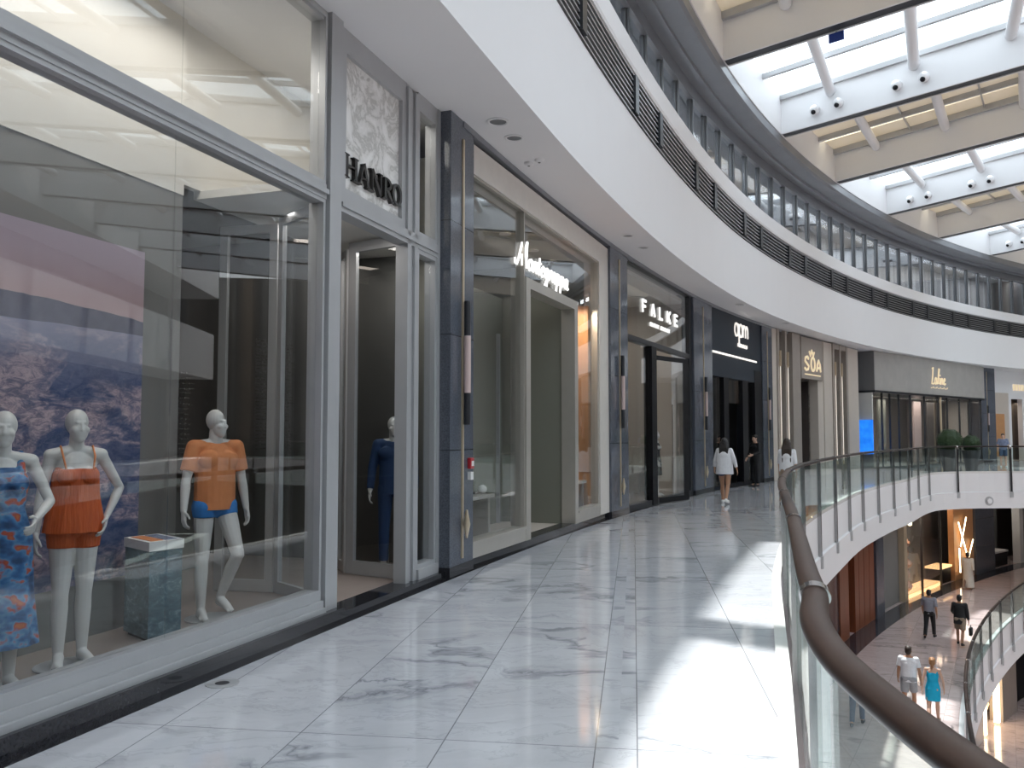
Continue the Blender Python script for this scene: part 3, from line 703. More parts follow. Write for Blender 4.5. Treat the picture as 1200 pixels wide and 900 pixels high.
# ================================================================== sixth shop: grey stone box sign
FL = frame(W, 42.25, 57.0, .32); LL = FL.len
panel(FL,0,LL,-1.9,0,3.84,5.74,'trim_70','laline_stone',**ST)
panel(FL,-.06,-.002,-1.9,-.0,3.84,5.74,'trim_71','grey_box',**ST)
panel(FL,-.06,LL,-1.9,.02,3.74,3.84,'trim_72','darkmetal',**ST)
us = [0,1.15,2.05,3.1,4.5,6.3,8.1,9.4,11.2,12.9,LL-.1]
mb = MB()
for u in us: mb.box(u,u+.07,-.26,-.18,.02,3.74,FL)
mb.box(0,LL,-.3,-.14,0,.12,FL); mb.build('trim_73', M['darkmetal'], **ST)
for a,b in zip(us[:-1],us[1:]): shop_window(FL,a+.07,b,.12,3.74,0,M['darkmetal'],(),d=-.22)
room(FL,0,LL,4.6,3.9,'beige','beige_dark','wall_light',fz=.03,d0=-1.0,back='beige_dark',sides=(0,1))
for (a,b,c) in ((2.3,3.2,'beige'),(5.0,5.9,'sage'),(9.6,10.6,'rose'),(11.4,12.6,'store_dark'),(12.9,14.2,'store_dark')): panel(FL,a,b,-2.2,-2.1,.1,3.6,'wall_display',c,**ST)
mb = MB(); mb.tube([FL(8.1,-.05,.05),FL(8.1,-.05,3.74)],.05,10); mb.build('trim_74', M['brass'], **ST)
# side wall of that shop with a blue screen
panel(FL,-.02,.06,-2.4,-.15,2.42,3.74,'wall_side','wall_light',**ST)
panel(FL,-.02,.06,-2.4,-.15,.0,.75,'wall_side','wall_grey',**ST)
o = panel(FL,-.10,-.03,-2.0,-.12,.76,2.41,'display_screen','blue_screen'); o['label']='bright blue lit screen in the gap beside the grey stone shop'; o['category']='screen'
panel(FL,-1.6,0,-2.6,-2.5,0,5.76,'wall_gap','wall_light',**ST)
# ================================================================== beyond the last pier: recessed white wall and lit openings
FE = frame(W, 59.2, 70.0, -.9); LE = FE.len
panel(FE,0,LE,-.3,0,4.0,5.76,'wall_end','white',**ST)
panel(FE,0,3.2,-.2,.06,0,4.35,'wall_end','beige',**ST)
mb = MB()
for (a,b) in ((3.2,3.6),(5.0,5.5),(7.2,7.7),(9.5,LE)): mb.box(a,b,-.3,.02,0,4.0,FE)
mb.build('wall_end', M['white'], **ST)
panel(FE,3.2,LE,-1.6,-1.5,0,4.0,'wall_end','orange_panel',**ST)
panel(FE,0.6,2.6,.06,.09,.3,3.0,'wall_end','orange_panel',**ST)
mb = MB()
for i in range(9): mb.box(3.9+i*.36,4.1+i*.36,.0,.05,4.55,4.95,FE)
o = mb.build('fascia_sign', M['sign_gold']); o['label']='row of small warm lit letters on the far white wall'; o['category']='shop sign'
# fill lights added under the shop ceilings to brighten interiors and displays
area(FH,1.0,-.75,5.6,4.5,.3,50,(1,.95,.88)); area(FH,4.7,-.5,5.72,2.4,.5,12,(1,.96,.9)); area(FH,4.6,-.75,4.06,1.0,.3,9,(1,.95,.9))
area(FH,4.8,-3.2,4.3,2.0,.2,5,(1,.86,.75)); area(FH,6.0,-.45,4.05,.4,.2,10,(1,.95,.9)); area(FH,5.9,-1.85,4.3,.7,.15,5,(1,.92,.85))
area(FM,LM*.5,-1.2,5.2,5,.4,16); area(FF,LF*.5,-1.8,5.3,4,.4,30); area(FL,LL*.5,-1.6,3.7,12,.6,170); area(FE,LE*.5,-.9,3.8,8,.3,40,(1,.8,.6))
area(FM,D1+.8,-.34,4.25,.8,.12,45,(1,.8,.6))
# ------------------------------------------------------------------ glass balustrades
def balustrade(crv, off, s0, s1, z0, posts, label, detail=True, wood='wood'):
    p = crv.P((s0+s1)/2, off, z0)
    root = empty('balustrade', p, label=label, category='balustrade')
    for a, b in zip(posts[:-1], posts[1:]):
        MB().sweep(crv, [(off+.032,z0+.05),(off+.046,z0+.05),(off+.046,z0+1.10),(off+.032,z0+1.10)], a+.07, b-.07, .4).build('glass_panel', M['rail_glass'], root, smooth=False)
    for s in posts:
        Fp = frame(crv, s-.05, s+.05, off); mb = MB()
        for u in (0, .088): mb.box(u,u+.012,.004,.075,z0-1.12,z0+1.12,Fp)
        o = mb.build('post', M['post'], root); MB().box(.030,.070,.02,.055,z0-1.0,z0+1.05,Fp).build('post_core', M['black'], o)
        if detail:
            mb = MB(); mb.box(-.02,.12,.052,.10,z0-1.16,z0-.90,Fp); mb.build('bracket', M['alu'], o)
            mb = MB(); a = crv.P(s-.05,off+.03,z0+1.155); b = crv.P(s+.05,off+.03,z0+1.155)
            mb.tube([a,b],.056,20,flat=(1.0,.8)); mb.build('collar', M['chrome'], o, smooth=True)
    pts = [crv.P(s, off+.03, z0+1.155) for s in np.arange(s0, s1+.01, .12 if s0 < 3 else .3)]
    MB().tube(pts, .047, 20, flat=(1.0,.78)).build('handrail', M[wood], root, smooth=True)
    return root
sA = R_at(1.09,3.2); sB = R_at(1.93,5.95)
ps = [sA-2.9, sA, sB]
while ps[-1] < RL-3: ps.append(ps[-1]+2.72)
balustrade(R, 0, .3, ps[-1]+.05, 0, ps, 'curved glass balustrade with dark wood handrail and steel posts, upper floor on the right')
ps = list(np.arange(8, 66, 2.72))
balustrade(W, 6.6, 8, 65.2, HL, ps, 'glass balustrade with wood handrail at the edge of the lower floor')
for i,(x) in enumerate((21.75,23.6)):
    s = R_at(x,39.15); Fp = frame(R, s-.2, s+.2, .02)
    c = Fp(.2,0,-1.32)
    mb = MB(); ring = []
    mb.prism([(.2+.21*math.cos(2*PI*k/24), -1.32+.21*math.sin(2*PI*k/24)) for k in range(24)], .0, .05, lambda u,z,d: Fp(u,d,z))
    o = mb.build('round_vent', M['alu'], label='round grey disc on the white bridge edge, %s of the two' % ('left one','right one')[i], category='wall light', group='discs on the bridge edge')
    MB().prism([(.2+.12*math.cos(2*PI*k/24), -1.32+.12*math.sin(2*PI*k/24)) for k in range(24)], .05, .09, lambda u,z,d: Fp(u,d,z)).build('disc_cap', M['white'], o)
# ------------------------------------------------------------------ lower floor: shopfronts under our slab
LZ0, LZ1 = HL, -1.45
def low(s0, s1, d0, d1, z0, z1, name, mat, o=2.3, **k):
    Fq = frame(W, s0, s1, o); return MB().box(0, Fq.len, d0, d1, z0, z1, Fq).build(name, M[mat], **k)
MB().sweep(W, [(2.3,HL-.02),(3.1,HL-.02),(3.1,HL+.012),(2.3,HL+.012)], 5, SMAX).build('trim_80', M['granite'], keep=True, **ST)
low(6,29.6,-.4,.0,LZ0,LZ1,'wall_lower','pilaster',**ST)
MB().sweep(W, [(.6,LZ0),(.7,LZ0),(.7,LZ1),(.6,LZ1)], 28, SMAX).build('wall_lower', M['store_dark'], keep=True, **ST)
low(29.6,30.9,-.4,.05,LZ0,LZ1,'wall_panel','wood_red',**ST)
low(30.9,31.9,-.5,-.4,LZ0,LZ1,'wall_lower','store_dark',**ST)
for a,b in ((31.9,32.55),(32.55,33.3),(33.3,34.1),(34.1,34.85)): low(a,b-.05,-.3,.03,LZ0,LZ1,'wall_panel','wood_red',**ST)
low(34.9,36.0,-.5,.1,LZ0,LZ1,'wall_pier','pilaster',**ST)
low(36.0,37.0,-.6,-.3,LZ0,LZ1,'wall_lower','black',**ST)
low(37.0,39.3,-.3,-.2,LZ0,LZ1,'wall_lower','wall_grey',**ST)
low(39.3,39.75,-.3,.05,LZ0,LZ1,'trim_81','brass',**ST)
low(39.75,41.9,-1.3,-1.2,LZ0,LZ1,'wall_display','copper',**ST)
low(42.0,45.0,-.9,-.8,LZ0,LZ1,'wall_lower','wall_grey',**ST)
low(45.0,46.9,-1.2,-1.1,LZ0,LZ1,'wall_lower','store_dark',**ST)
low(46.9,49.7,-.3,-.02,LZ0,LZ1,'wall_panel','orange_panel',**ST)
low(49.7,52.4,-.5,.1,LZ0,LZ1,'wall_pier','pilaster',**ST)
low(52.4,56.0,-1.2,-1.1,LZ0,LZ1,'wall_lower','store_char',**ST)
low(56.0,56.5,-.3,.1,LZ0,LZ1,'trim_82','kerb',**ST); low(56.5,SMAX-6,-.3,.0,LZ0,LZ1,'wall_lower','wall_grey',**ST)
Fq = frame(W, 39.4, 45.0, 2.3)
for a,b in ((.4,2.6),(2.6,Fq.len)): 
    w = empty('window_70', Fq((a+b)/2,0,LZ0), kind='structure'); MB().box(a,b-.02,-.06,-.045,LZ0+.2,LZ1,Fq).build('window_pane', M['glass'], w); MB().box(b-.05,b,-.1,.0,LZ0,LZ1,Fq).build('window_frame', M['darkmetal'], w)
o = MB().box(.3,5.4,-1.0,-.1,LZ0+.02,LZ0+.22,Fq).build('display_plinth', M['backlit_amber']); o.name='display_plinth'; o['label']='low glowing amber plinth in the lower shop window'; o['category']='display plinth'
# copper totem
c = Fq(1.4,-.45,LZ0+.22)
t = empty('copper_totem', c, label='shiny rose copper totem of stacked vases in lower shop window', category='sculpture')
M['copper_shine'] = plain('polished_copper', (.80,.46,.32), .25, .35)
zz = 0
for i,(r,hh) in enumerate(((.34,.55),(.26,.5),(.36,.45),(.22,.5),(.28,.4))):
    MB().lathe([(r*.45,zz),(r*.8,zz+hh*.18),(r,zz+hh*.45),(r*.7,zz+hh*.8),(r*.4,zz+hh)], c, 18).build('vase', M['copper_shine'], t, smooth=True); zz += hh
# hanging globe lamps over it
for i,(u,z,d) in enumerate(((1.5,-2.5,-.5),(1.75,-3.0,-.7),(2.15,-2.4,-.4),(2.2,-3.1,-.75))):
    t = empty('pendant_lamp', Fq(u,d,z), label='small glowing globe pendant in lower gold window, %s' % ('upper left','lower left','upper right','lower right')[i], category='pendant lamp', group='globe pendants in the lower window')
    MB().ball(Fq(u,d,z), .10).build('globe', M['lamp_warm'], t, smooth=True); MB().tube([Fq(u,d,z+.09),Fq(u,d,LZ1)], .008, 6).build('cord', M['brass'], t)
# zig-zag light strips on the amber panel
Fz = frame(W, 46.9, 49.7, 2.42); kx = Fz.len/2.8
for i,(a,b,za,zb) in enumerate(((47.12,48.34,-2.7,-4.6),(48.02,47.14,-2.5,-3.89),(48.44,49.16,-4.55,-3.72),(47.14,47.2,-4.0,-5.2))):
    MB().tube([Fz((a-46.9)*kx,.02+.07*(i==1),za),Fz((b-46.9)*kx,.02+.07*(i==1),zb)], .03, 8).build('light_strip', M['lamp_warm'], smooth=True, label='slanted glowing strip on the amber lower wall, %s' % ('long falling stroke','short upper stroke','right rising stroke','low upright stroke')[i], category='light strip', group='zigzag light strips')
Fc = frame(W, 45.0, 46.9, 2.3)
def counter(F, u0,u1,d0,d1,z0, lab, top='orange_panel', name='display_counter'):
    t = empty(name, F((u0+u1)/2,(d0+d1)/2,z0), label=lab, category='display counter')
    MB().box(u0,u1,d0,d1,z0+.72,z0+.82,F).build('counter_top', M[top], t); MB().box(u0+.05,u1-.05,d0+.05,d1-.05,z0,z0+.72,F).build('counter_body', M['black'], t)
counter(Fc,.1,1.7,-.85,-.1,HL+.01,'dark counter with lit amber top at lower shop entrance','backlit_amber')
Fd = frame(W, 52.4, 56.0, 2.3)
counter(Fd,.3,2.6,-.9,-.2,HL+.01,'long dark counter with pale top in the lower shop at far right','kerb')
panel(Fd,0,.12,-.3,.05,HL,LZ1,'trim_83','darkmetal',**ST); panel(Fd,1.0,2.4,-1.1,-1.05,-4.4,-3.1,'wall_display','orange_panel',**ST)
area(Fq,1.6,-.45,-1.72,2.0,.4,70,(1,.74,.56)); area(Fc,1,-.6,-1.72,1.2,.4,16,(1,.7,.5)); area(Fd,1.6,-.6,-1.72,2.5,.4,22)  # fill lights added to brighten the lower shop displays
# ------------------------------------------------------------------ lowest floor under the lower slab
def lowest(s0,s1,d0,d1,z0,z1,name,mat,**k): return low(s0,s1,d0,d1,z0,z1,name,mat,o=4.8,**k)
LT = HL-1.5
lowest(20,39,-.4,0,HLL,LT,'wall_lowest','kerb',**ST); lowest(39,41.0,-.4,.1,HLL,LT,'wall_pier','kerb',**ST)
lowest(41.0,44.2,-.9,-.8,HLL,LT,'wall_lowest','beige',**ST); lowest(44.2,46.6,-.4,.15,HLL,LT,'wall_pier','beige_dark',**ST)
lowest(46.6,50,-.5,-.3,HLL,LT,'wall_lowest','black',**ST); lowest(50,SMAX-5,-.4,0,HLL,LT,'wall_lowest','pilaster',**ST)
for i,(s,z0,z1) in enumerate(((41.3,-11.2,-8.6),(43.6,-11.2,-8.0))):
    o = lowest(s,s+.22,-.1,.12,z0,z1,'light_strip','lamp_warm'); o['label']='upright warm light strip by the lowest shop, %s one' % ('left','right')[i]; o['category']='light strip'; o['group']='upright strips on the lowest floor'
Fg = frame(W, 41.0, 44.2, 4.8)
t = empty('orange_lamp', Fg(1.6,-.4,-10.6), label='rounded orange glowing lamp in the lowest shop window', category='lamp')
MB().lathe([(.05,0),(.26,.12),(.34,.36),(.24,.62),(.08,.78)], Fg(1.6,-.4,-10.6), 16).build('lamp_shade', M['backlit_amber'], t, smooth=True)
MB().lathe([(.2,-.7),(.2,-.66),(.03,-.6),(.03,0)], Fg(1.6,-.4,-10.6), 12).build('lamp_base', M['brass'], t, smooth=True)
area(Fg,1.6,-.4,HL-1.72,2,.4,30,(1,.8,.6))  # added fill light inside the lowest shop
# ------------------------------------------------------------------ shop signs, letter by letter
def sign(name, loc, label, **k): return empty(name, loc, label=label, category='shop sign', **k)
def letter(F, parent, mat, strokes, w, d0, d1, u=0, z=0, su=1, sz=1, name='letter', shear=0):
    mb = MB()
    for s in strokes:
        pts, ww = (s if isinstance(s, tuple) else (s, w))
        stroke(mb, F, [(u+(x+shear*y)*su, z+y*sz) for x,y in pts], [q for q in ww] if isinstance(ww,(list,tuple)) else ww, d0, d1)
    return mb.build(name, M[mat], parent)
t = sign('shop_sign', FH(4.45,0,4.27), 'black serif letters HANRO on the white marble panel above the open doorway')
M['letter_black'] = plain('bronze_black_letter', (.012,.010,.010), .25, .2)
def serif(x, z, w=.085): return ([(x-w/2,z),(x+w/2,z)], .014)
h_ = .235; K, T = .050, .020
Hl = [([(.05,0),(.05,h_)],K),([(.235,0),(.235,h_)],K),([(.05,.125),(.235,.125)],T),serif(.05,.005,.10),serif(.05,h_-.005,.10),serif(.235,.005,.10),serif(.235,h_-.005,.10)]
Al = [([(.035,0),(.13,h_)],T),([(.125,h_+.005),(.225,0)],K),([(.07,.08),(.19,.08)],T),serif(.035,.005,.08),serif(.225,.005,.10)]
Nl = [([(.05,0),(.05,h_)],T),([(.235,0),(.235,h_)],T),([(.045,h_),(.235,0)],K),serif(.05,.005,.08),serif(.04,h_-.005,.07),serif(.235,h_-.005,.08)]
Rl = [([(.05,0),(.05,h_)],K),(arc(.06,h_-.062,.115,.057,90,-90,10),[.018,.022,.03,.04,.046,.048,.046,.04,.03,.022,.018]),([(.09,.115),(.215,0)],K),serif(.05,.005,.10),serif(.225,.005,.06)]
Ol = [(arc(.115,h_/2,.095,h_/2-.008,0,360,28),[.022+.028*abs(math.cos(2*PI*i/28)) for i in range(29)])]
for u, l in ((3.80,Hl),(4.08,Al),(4.345,Nl),(4.635,Rl),(4.855,Ol)): letter(FH, t, 'letter_black', l, K, -.042, .0, u=u, z=4.285)
# script sign
t = sign('shop_sign', FM(3.4,0,4.3), 'white glowing script sign reading Montegrappa above the pale stone doorway')
SGN = {
 'M':([[(0,.12),(.02,.02),(.09,.0),(.15,.12),(.24,.50),(.27,.62)],[(.27,.62),(.30,.2),(.33,.02)],[(.33,.02),(.40,.35),(.47,.60)],[(.47,.60),(.50,.2),(.54,.02),(.60,.05)]],.60),
 'o':([arc(.10,.13,.085,.125,90,450,16)],.23), 'n':([[(.02,0),(.04,.25)],[(.04,.17),(.09,.25),(.14,.24),(.16,.12),(.18,.01),(.22,.03)]],.23),
 't':([[(.04,.40),(.05,.1),(.08,.01),(.13,.03)],[(-.01,.27),(.13,.28)]],.15), 'e':([[(.02,.11),(.12,.15),(.14,.21),(.09,.25),(.03,.17),(.03,.06),(.08,0),(.15,.04)]],.18),
 'g':([arc(.09,.14,.075,.11,60,420,14),[(.165,.25),(.16,.0),(.14,-.22),(.08,-.27),(.04,-.2),(.10,-.08),(.20,.04)]],.23),
 'r':([[(.02,0),(.04,.25),(.05,.2),(.10,.26),(.13,.23)]],.15), 'a':([arc(.09,.13,.075,.12,40,400,14),[(.165,.25),(.165,.04),(.20,.0),(.23,.04)]],.25),
 'p':([[(.04,.27),(.03,0),(.02,-.26)],arc(.10,.13,.07,.12,170,-170,14)],.23)}
u = 1.80; k = .93
for ch in 'Montegrappa':
    st_, adv = SGN[ch]; letter(FM, t, 'sign_white', st_, .032, -.06, -.03, u=u, z=4.34, su=k*1.05, sz=.72, shear=.18); u += adv*k*1.05+.005
# third shop: F A L K E
t = sign('shop_sign', FF(3.1,0,4.4), 'white spaced capital letters FALKE on glass over the black framed door')
CAP = {'F':[[(0,0),(0,1)],[(0,.96),(.55,.96)],[(0,.52),(.45,.52)]],'A':[[(0,0),(.3,1)],[(.3,1),(.6,0)],[(.12,.33),(.48,.33)]],'L':[[(0,0),(0,1)],[(0,.04),(.5,.04)]],
       'K':[[(0,0),(0,1)],[(.55,1),(.05,.45)],[(.15,.55),(.58,0)]],'E':[[(0,0),(0,1)],[(0,.96),(.52,.96)],[(0,.5),(.45,.5)],[(0,.04),(.52,.04)]]}
for i, ch in enumerate('FALKE'): letter(FF, t, 'sign_white', CAP[ch], .058, -.03, .0, u=1.50+i*.73, z=4.66, su=.52, sz=.30)
for i in range(16):
    if i == 7: continue
    mb = MB(); stroke(mb, FF, [(2.15+i*.115,4.40),(2.15+i*.115+(.03 if i%3 else 0),4.49)], .028, -.03,-.01)
    stroke(mb, FF, [(2.14+i*.115,4.48-.03*(i%3)),(2.15+i*.115+.055,4.48-.03*(i%3))], .02, -.03,-.01); mb.build('small_letter', M['sign_white'], t)
# fourth shop: apm over a small second line
t = sign('shop_sign', FA(3.2,.05,4.75), 'warm white glowing apm letters with small MONACO line on navy fascia')
zb = 5.03
letter(FA, t, 'sign_warm', [arc(.22,.20,.19,.21,0,360,20),[(.41,.42),(.41,0)]], .062, .03,.06, u=2.48, z=zb)
letter(FA, t, 'sign_warm', [arc(.22,.20,.19,.21,0,360,20),[(.03,.40),(.03,-.26)]], .062, .03,.06, u=2.96, z=zb)
letter(FA, t, 'sign_warm', [[(.03,0),(.03,.42)],arc(.17,.24,.14,.16,180,0,10)+[(.31,0)],arc(.45,.24,.14,.16,180,0,10)+[(.59,0)]], .062, .03,.06, u=3.42, z=zb)
mono = {'M':[[(0,0),(0,1),(.3,.4),(.6,1),(.6,0)]],'O':[arc(.3,.5,.3,.46,0,360,14)],'N':[[(0,0),(0,1),(.55,0),(.55,1)]],'A':[[(0,0),(.3,1),(.6,0)],[(.1,.3),(.5,.3)]],'C':[arc(.32,.5,.3,.46,50,310,12)]}
for i, ch in enumerate('MONACO'): letter(FA, t, 'sign_warm', mono[ch], .03, .05,.08, u=2.78+i*.185, z=4.66, su=.2, sz=.11)
# fifth shop: gold emblem and rounded letters
t = sign('shop_sign', FS(4.2,.07,4.3), 'small gold lit emblem over rounded letters on the taupe sign panel')
letter(FS, t, 'sign_gold', [[(0,.2),(.12,.0),(.30,.26),(.48,0),(.60,.2)]], .07, .07,.11, u=3.85, z=4.92, name='emblem')
letter(FS, t, 'sign_gold', [[(.5,.42),(.35,.5),(.12,.45),(.08,.33),(.3,.24),(.5,.16),(.42,.03),(.2,0),(.02,.07)]], .09, .07,.11, u=3.25, z=4.33, sz=1.1)
letter(FS, t, 'sign_gold', [arc(.27,.25,.23,.25,0,360,18)], .09, .07,.11, u=4.0, z=4.33, sz=1.1)
letter(FS, t, 'sign_gold', [[(0,0),(.1,.3),(.26,.48),(.42,.3),(.5,0)],[(.1,.16),(.42,.16)]], .09, .07,.11, u=4.72, z=4.33, sz=1.0)
mb = MB(); stroke(mb, FS, [(3.3,4.16),(5.2,4.16)], .05, .07,.09); mb.build('underline', M['sign_gold'], t)
# sixth shop: thin script
t = sign('shop_sign', FL(7.7,0,4.3), 'thin gold script sign reading Laline on the grey stone fascia')
ll = {'L':([[(.02,.95),(.16,1.05),(.12,.5),(.05,.08),(.02,.02),(.25,.0),(.34,.06)]],.40),'a':([arc(.14,.2,.12,.2,40,400,14),[(.26,.4),(.26,.05),(.36,.02)]],.40),'l':([[(.0,.02),(.12,.5),(.20,1.0),(.10,1.0),(.06,.4),(.09,.02),(.2,.06)]],.25),
      'i':([[(.04,.4),(.05,.05),(.14,.02)],[(.05,.54),(.07,.60)]],.19),'n':([[(.02,0),(.04,.4)],[(.04,.25),(.13,.4),(.22,.36),(.24,.02),(.32,.05)]],.36),'e':([[(.02,.18),(.18,.26),(.2,.36),(.12,.41),(.03,.25),(.06,.05),(.16,0),(.28,.08)]],.3)}
u = 6.75
for ch in 'Laline':
    s_, adv = ll[ch]; letter(FL, t, 'sign_gold', s_, .07, .01,.05, u=u, z=4.42, su=1.02, sz=.86, shear=.1); u += adv*1.02
for i in range(10):
    mb = MB(); stroke(mb, FL, [(6.7+i*.24,4.20),(6.7+i*.24+.10,4.27 if i%2 else 4.20)], .05, .01,.03); mb.build('small_letter', M['sign_gold'], t)
# ------------------------------------------------------------------ ceiling fittings
def ceil_disc(p, r, kind, label, group):
    t = empty(kind, p, label=label, category='ceiling fitting', group=group)
    MB().lathe([(r,0),(r*1.18,0),(r*1.22,-.012),(r,-.018),(r*.85,.0)], p, 20).build('trim_ring', M['white'], t, smooth=True)
    MB().lathe([(.0,.004),(r*.9,.004),(r*.9,-.006),(0,-.006)], p, 20).build('dark_opening', M['mullion'], t)
SP = [(-.18,10.77,.12,'nearest'),(.03,11.37,.11,'second nearest'),(2.35,17.1,.10,'third from near end'),(2.84,18.22,.10,'fourth from near end'),(7.14,26.46,.13,'above the navy shop'),(9.98,30.8,.13,'above the taupe shop'),(16.34,39.02,.14,'above the grey box sign, left'),(17.96,41.04,.14,'above the grey box sign, middle'),(19.98,43.28,.14,'above the grey box sign, right'),(30.5,52.45,.15,'near the far end')]
for x,y,r,wh in SP: ceil_disc(Vector((x,y,H1-.001)), r, 'recessed_downlight', 'dark round recessed downlight in the white soffit, '+wh, 'downlights in the soffit')
for x,y,wh in ((.25,12.44,'left'),(.40,12.28,'right')):
    t = empty('smoke_detector', Vector((x,y,H1)), label='tiny white smoke detector in the soffit near the second pier, %s one' % wh, category='smoke detector')
    MB().lathe([(.07,0),(.065,-.03),(.03,-.05),(0,-.05)], (x,y,H1), 16).build('detector_body', M['white'], t, smooth=True); MB().lathe([(.02,-.05),(.015,-.06),(0,-.06)], (x,y,H1), 8).build('sensor', M['mullion'], t)
for i,u in enumerate((3.95,5.45,6.6)):
    p = FM(u,-1.05,5.345); t = empty('recessed_downlight', p, label='small lit downlight in the pale stone shop ceiling, %s' % ('left','middle','right')[i], category='ceiling light', group='lit downlights in the pale stone shop')
    MB().lathe([(.0,-.008),(.085,-.008),(.085,0),(0,0)], p, 16).build('lamp_disc', M['lamp_warm'], t); MB().lathe([(.085,0),(.11,0),(.11,-.014),(.085,-.014)], p, 16).build('trim_ring', M['white'], t)
p = FM(3.2,-1.6,5.345)
# linear lamp inside the first shop
mb = MB(); mb.box(0,.55,-.02,.02,5.02,5.05,lambda u,d,z: FH(4.22+u,-2.3+d,z)); o = mb.build('linear_lamp', M['lamp_pink']); o['label']='thin pinkish glowing line lamp inside the first shop'; o['category']='ceiling lamp'
MB().box(0,.55,-.04,.04,5.05,5.12,lambda u,d,z: FH(4.22+u,-2.3+d,z)).build('lamp_housing', M['black'], o)
for u in (.08,.47): MB().tube([FH(4.22+u,-2.3,5.1),FH(4.22+u,-2.3,5.76)], .006, 6).build('hanger', M['black'], o)
# spotlights on the roof beams
for k, rs, zz in ((2,(1.34,2.18,4.15,5.0),12.88),(4,(1.3,2.19,4.26,5.08),12.8),(6,(1.3,2.2),12.8)):
    A = beamA(k); d = beamD(k); n = Vector((-d.y,d.x,0))
    for i,r in enumerate(rs):
        p = A+d*r-n*.10+Vector((0,0,zz))
        t = empty('dome_spotlight', p, label='white ball spotlight with black lens on %s roof beam, number %s from wall' % ({2:'the nearest bright',4:'the second bright',6:'the farthest bright'}[k], ('one','two','three','four')[i]), category='spotlight', group='ball spotlights on the roof beams')
        MB().ball(p, .17).build('housing', M['white'], t, smooth=True)
        q = p-n*.10+Vector((.0,0,-.10)); MB().ball(q, .085).build('lens', M['black'], t, smooth=True)
        MB().tube([p,p+n*.16], .09, 10).build('mount', M['white'], t, smooth=True)
# blue plate under the first roof beam
A = beamA(1); d = beamD(1); n = Vector((-d.y,d.x,0)); r = (Vector((8.41,21.84,0))-A).dot(d)
t = empty('hanging_sign', A+d*r+n*.42+Vector((0,0,12.2)), label='small blue plate hung under the nearest grey roof beam', category='sign')
Fb = lambda u,v,z: A+d*(r+u)+n*(.42+v)+Vector((0,0,z))
M['blue_plate'] = plain('blue_plate', (.03,.07,.35), .4)
MB().box(-.2,.2,-.02,.02,12.12,12.36,Fb).build('plate', M['blue_plate'], t); mb = MB(); mb.box(-.012,.012,-.01,.01,12.36,12.5,Fb); mb.build('hanger', M['alu'], t)
# red call point on the first pier, floor box in the marble
Fp = frame(W, 6.1, 6.86, 0)
t = empty('fire_alarm', Fp(.62,-.03,1.3), label='small red fire alarm call point on the grey pier beside the pale stone shop', category='fire alarm')
MB().box(.56,.68,-.03,.02,1.30,1.44,Fp).build('red_box', M['red'], t, bevel=.01); MB().box(.585,.655,.02,.026,1.335,1.40,Fp).build('glass_plate', M['paper'], t); MB().box(.575,.665,-.03,.015,1.16,1.26,Fp).build('lower_box', M['paper'], t)
t = empty('floor_box', (-2.03,6.09,0), label='round dark metal floor box cover set in the white marble', category='floor cover')
MB().lathe([(0,0),(.10,0),(.10,.004),(0,.006)], (-2.03,6.09,0), 28).build('cover_plate', M['darkmetal'], t); MB().lathe([(.10,0),(.115,0),(.115,.005),(.10,.005)], (-2.03,6.09,0), 28).build('cover_ring', M['alu'], t)
# ------------------------------------------------------------------ first shop: plinth, book, bead curtains
def Fpl(u,v,z):   # plinth frame: u to the back left, v to the back right of its front corner
    return Vector((-2.88,6.85,0))+Vector((-.717,.697,0))*u+Vector((.541,.841,0))*v+Vector((0,0,z))
t = empty('display_plinth', Fpl(.24,.15,.09), label='blue water printed plinth standing between the orange dressed mannequins', category='plinth')
MB().box(0,.48,0,.30,.12,.81,Fpl).build('printed_body', M['water_print'], t); MB().box(.03,.45,.03,.27,.088,.12,Fpl).build('plinth_foot', M['black'], t)
t = empty('book_box', Fpl(.24,.15,.812), label='flat white box with orange and blue cover lying on the printed plinth', category='box')
MB().box(-.01,.49,-.01,.31,.812,.885,Fpl).build('box_body', M['paper'], t); MB().box(.04,.44,.03,.14,.885,.889,Fpl).build('orange_cover', M['orange_cotton'], t); MB().box(.04,.44,.16,.27,.885,.889,Fpl).build('blue_cover', M['blue_grey'], t)
M['bead'] = plain('silver_bead', (.55,.53,.50), .15, .9, var=.3, vscale=30)
def bead_panel(u0,u1,d,z0,z1,label,step=.05):
    mb = MB(); u = u0; rnd = random.Random(3)
    z = z0
    while z < z1:
        u = u0
        while u < u1:
            L_ = rnd.uniform(.04,.10); zz = z+rnd.uniform(-.01,.01)
            mb.box(u,u+L_,d-.006,d+.006,zz,zz+.014,FH); u += L_+rnd.uniform(.01,.06)
        z += step
    o = mb.build('bead_curtain', M['bead']); o['label']=label; o['category']='bead curtain'; o['kind']='stuff'
    return o
bead_panel(5.45,6.22,-2.15,1.55,2.92,'shimmering silver bead curtain hanging at right inside the first shop',.045)
bead_panel(4.4,5.0,-2.75,1.5,2.5,'dim silver bead curtain behind the orange shirt mannequin',.06)
t = empty('sales_counter', FH(4.6,-3.2,.09), label='dark sales counter deep inside the first shop', category='counter')
MB().box(3.6,5.6,-3.5,-2.95,.09,1.05,FH).build('counter_body', M['store_char'], t); MB().box(3.55,5.65,-3.55,-2.9,1.05,1.10,FH).build('counter_top', M['store_dark'], t)
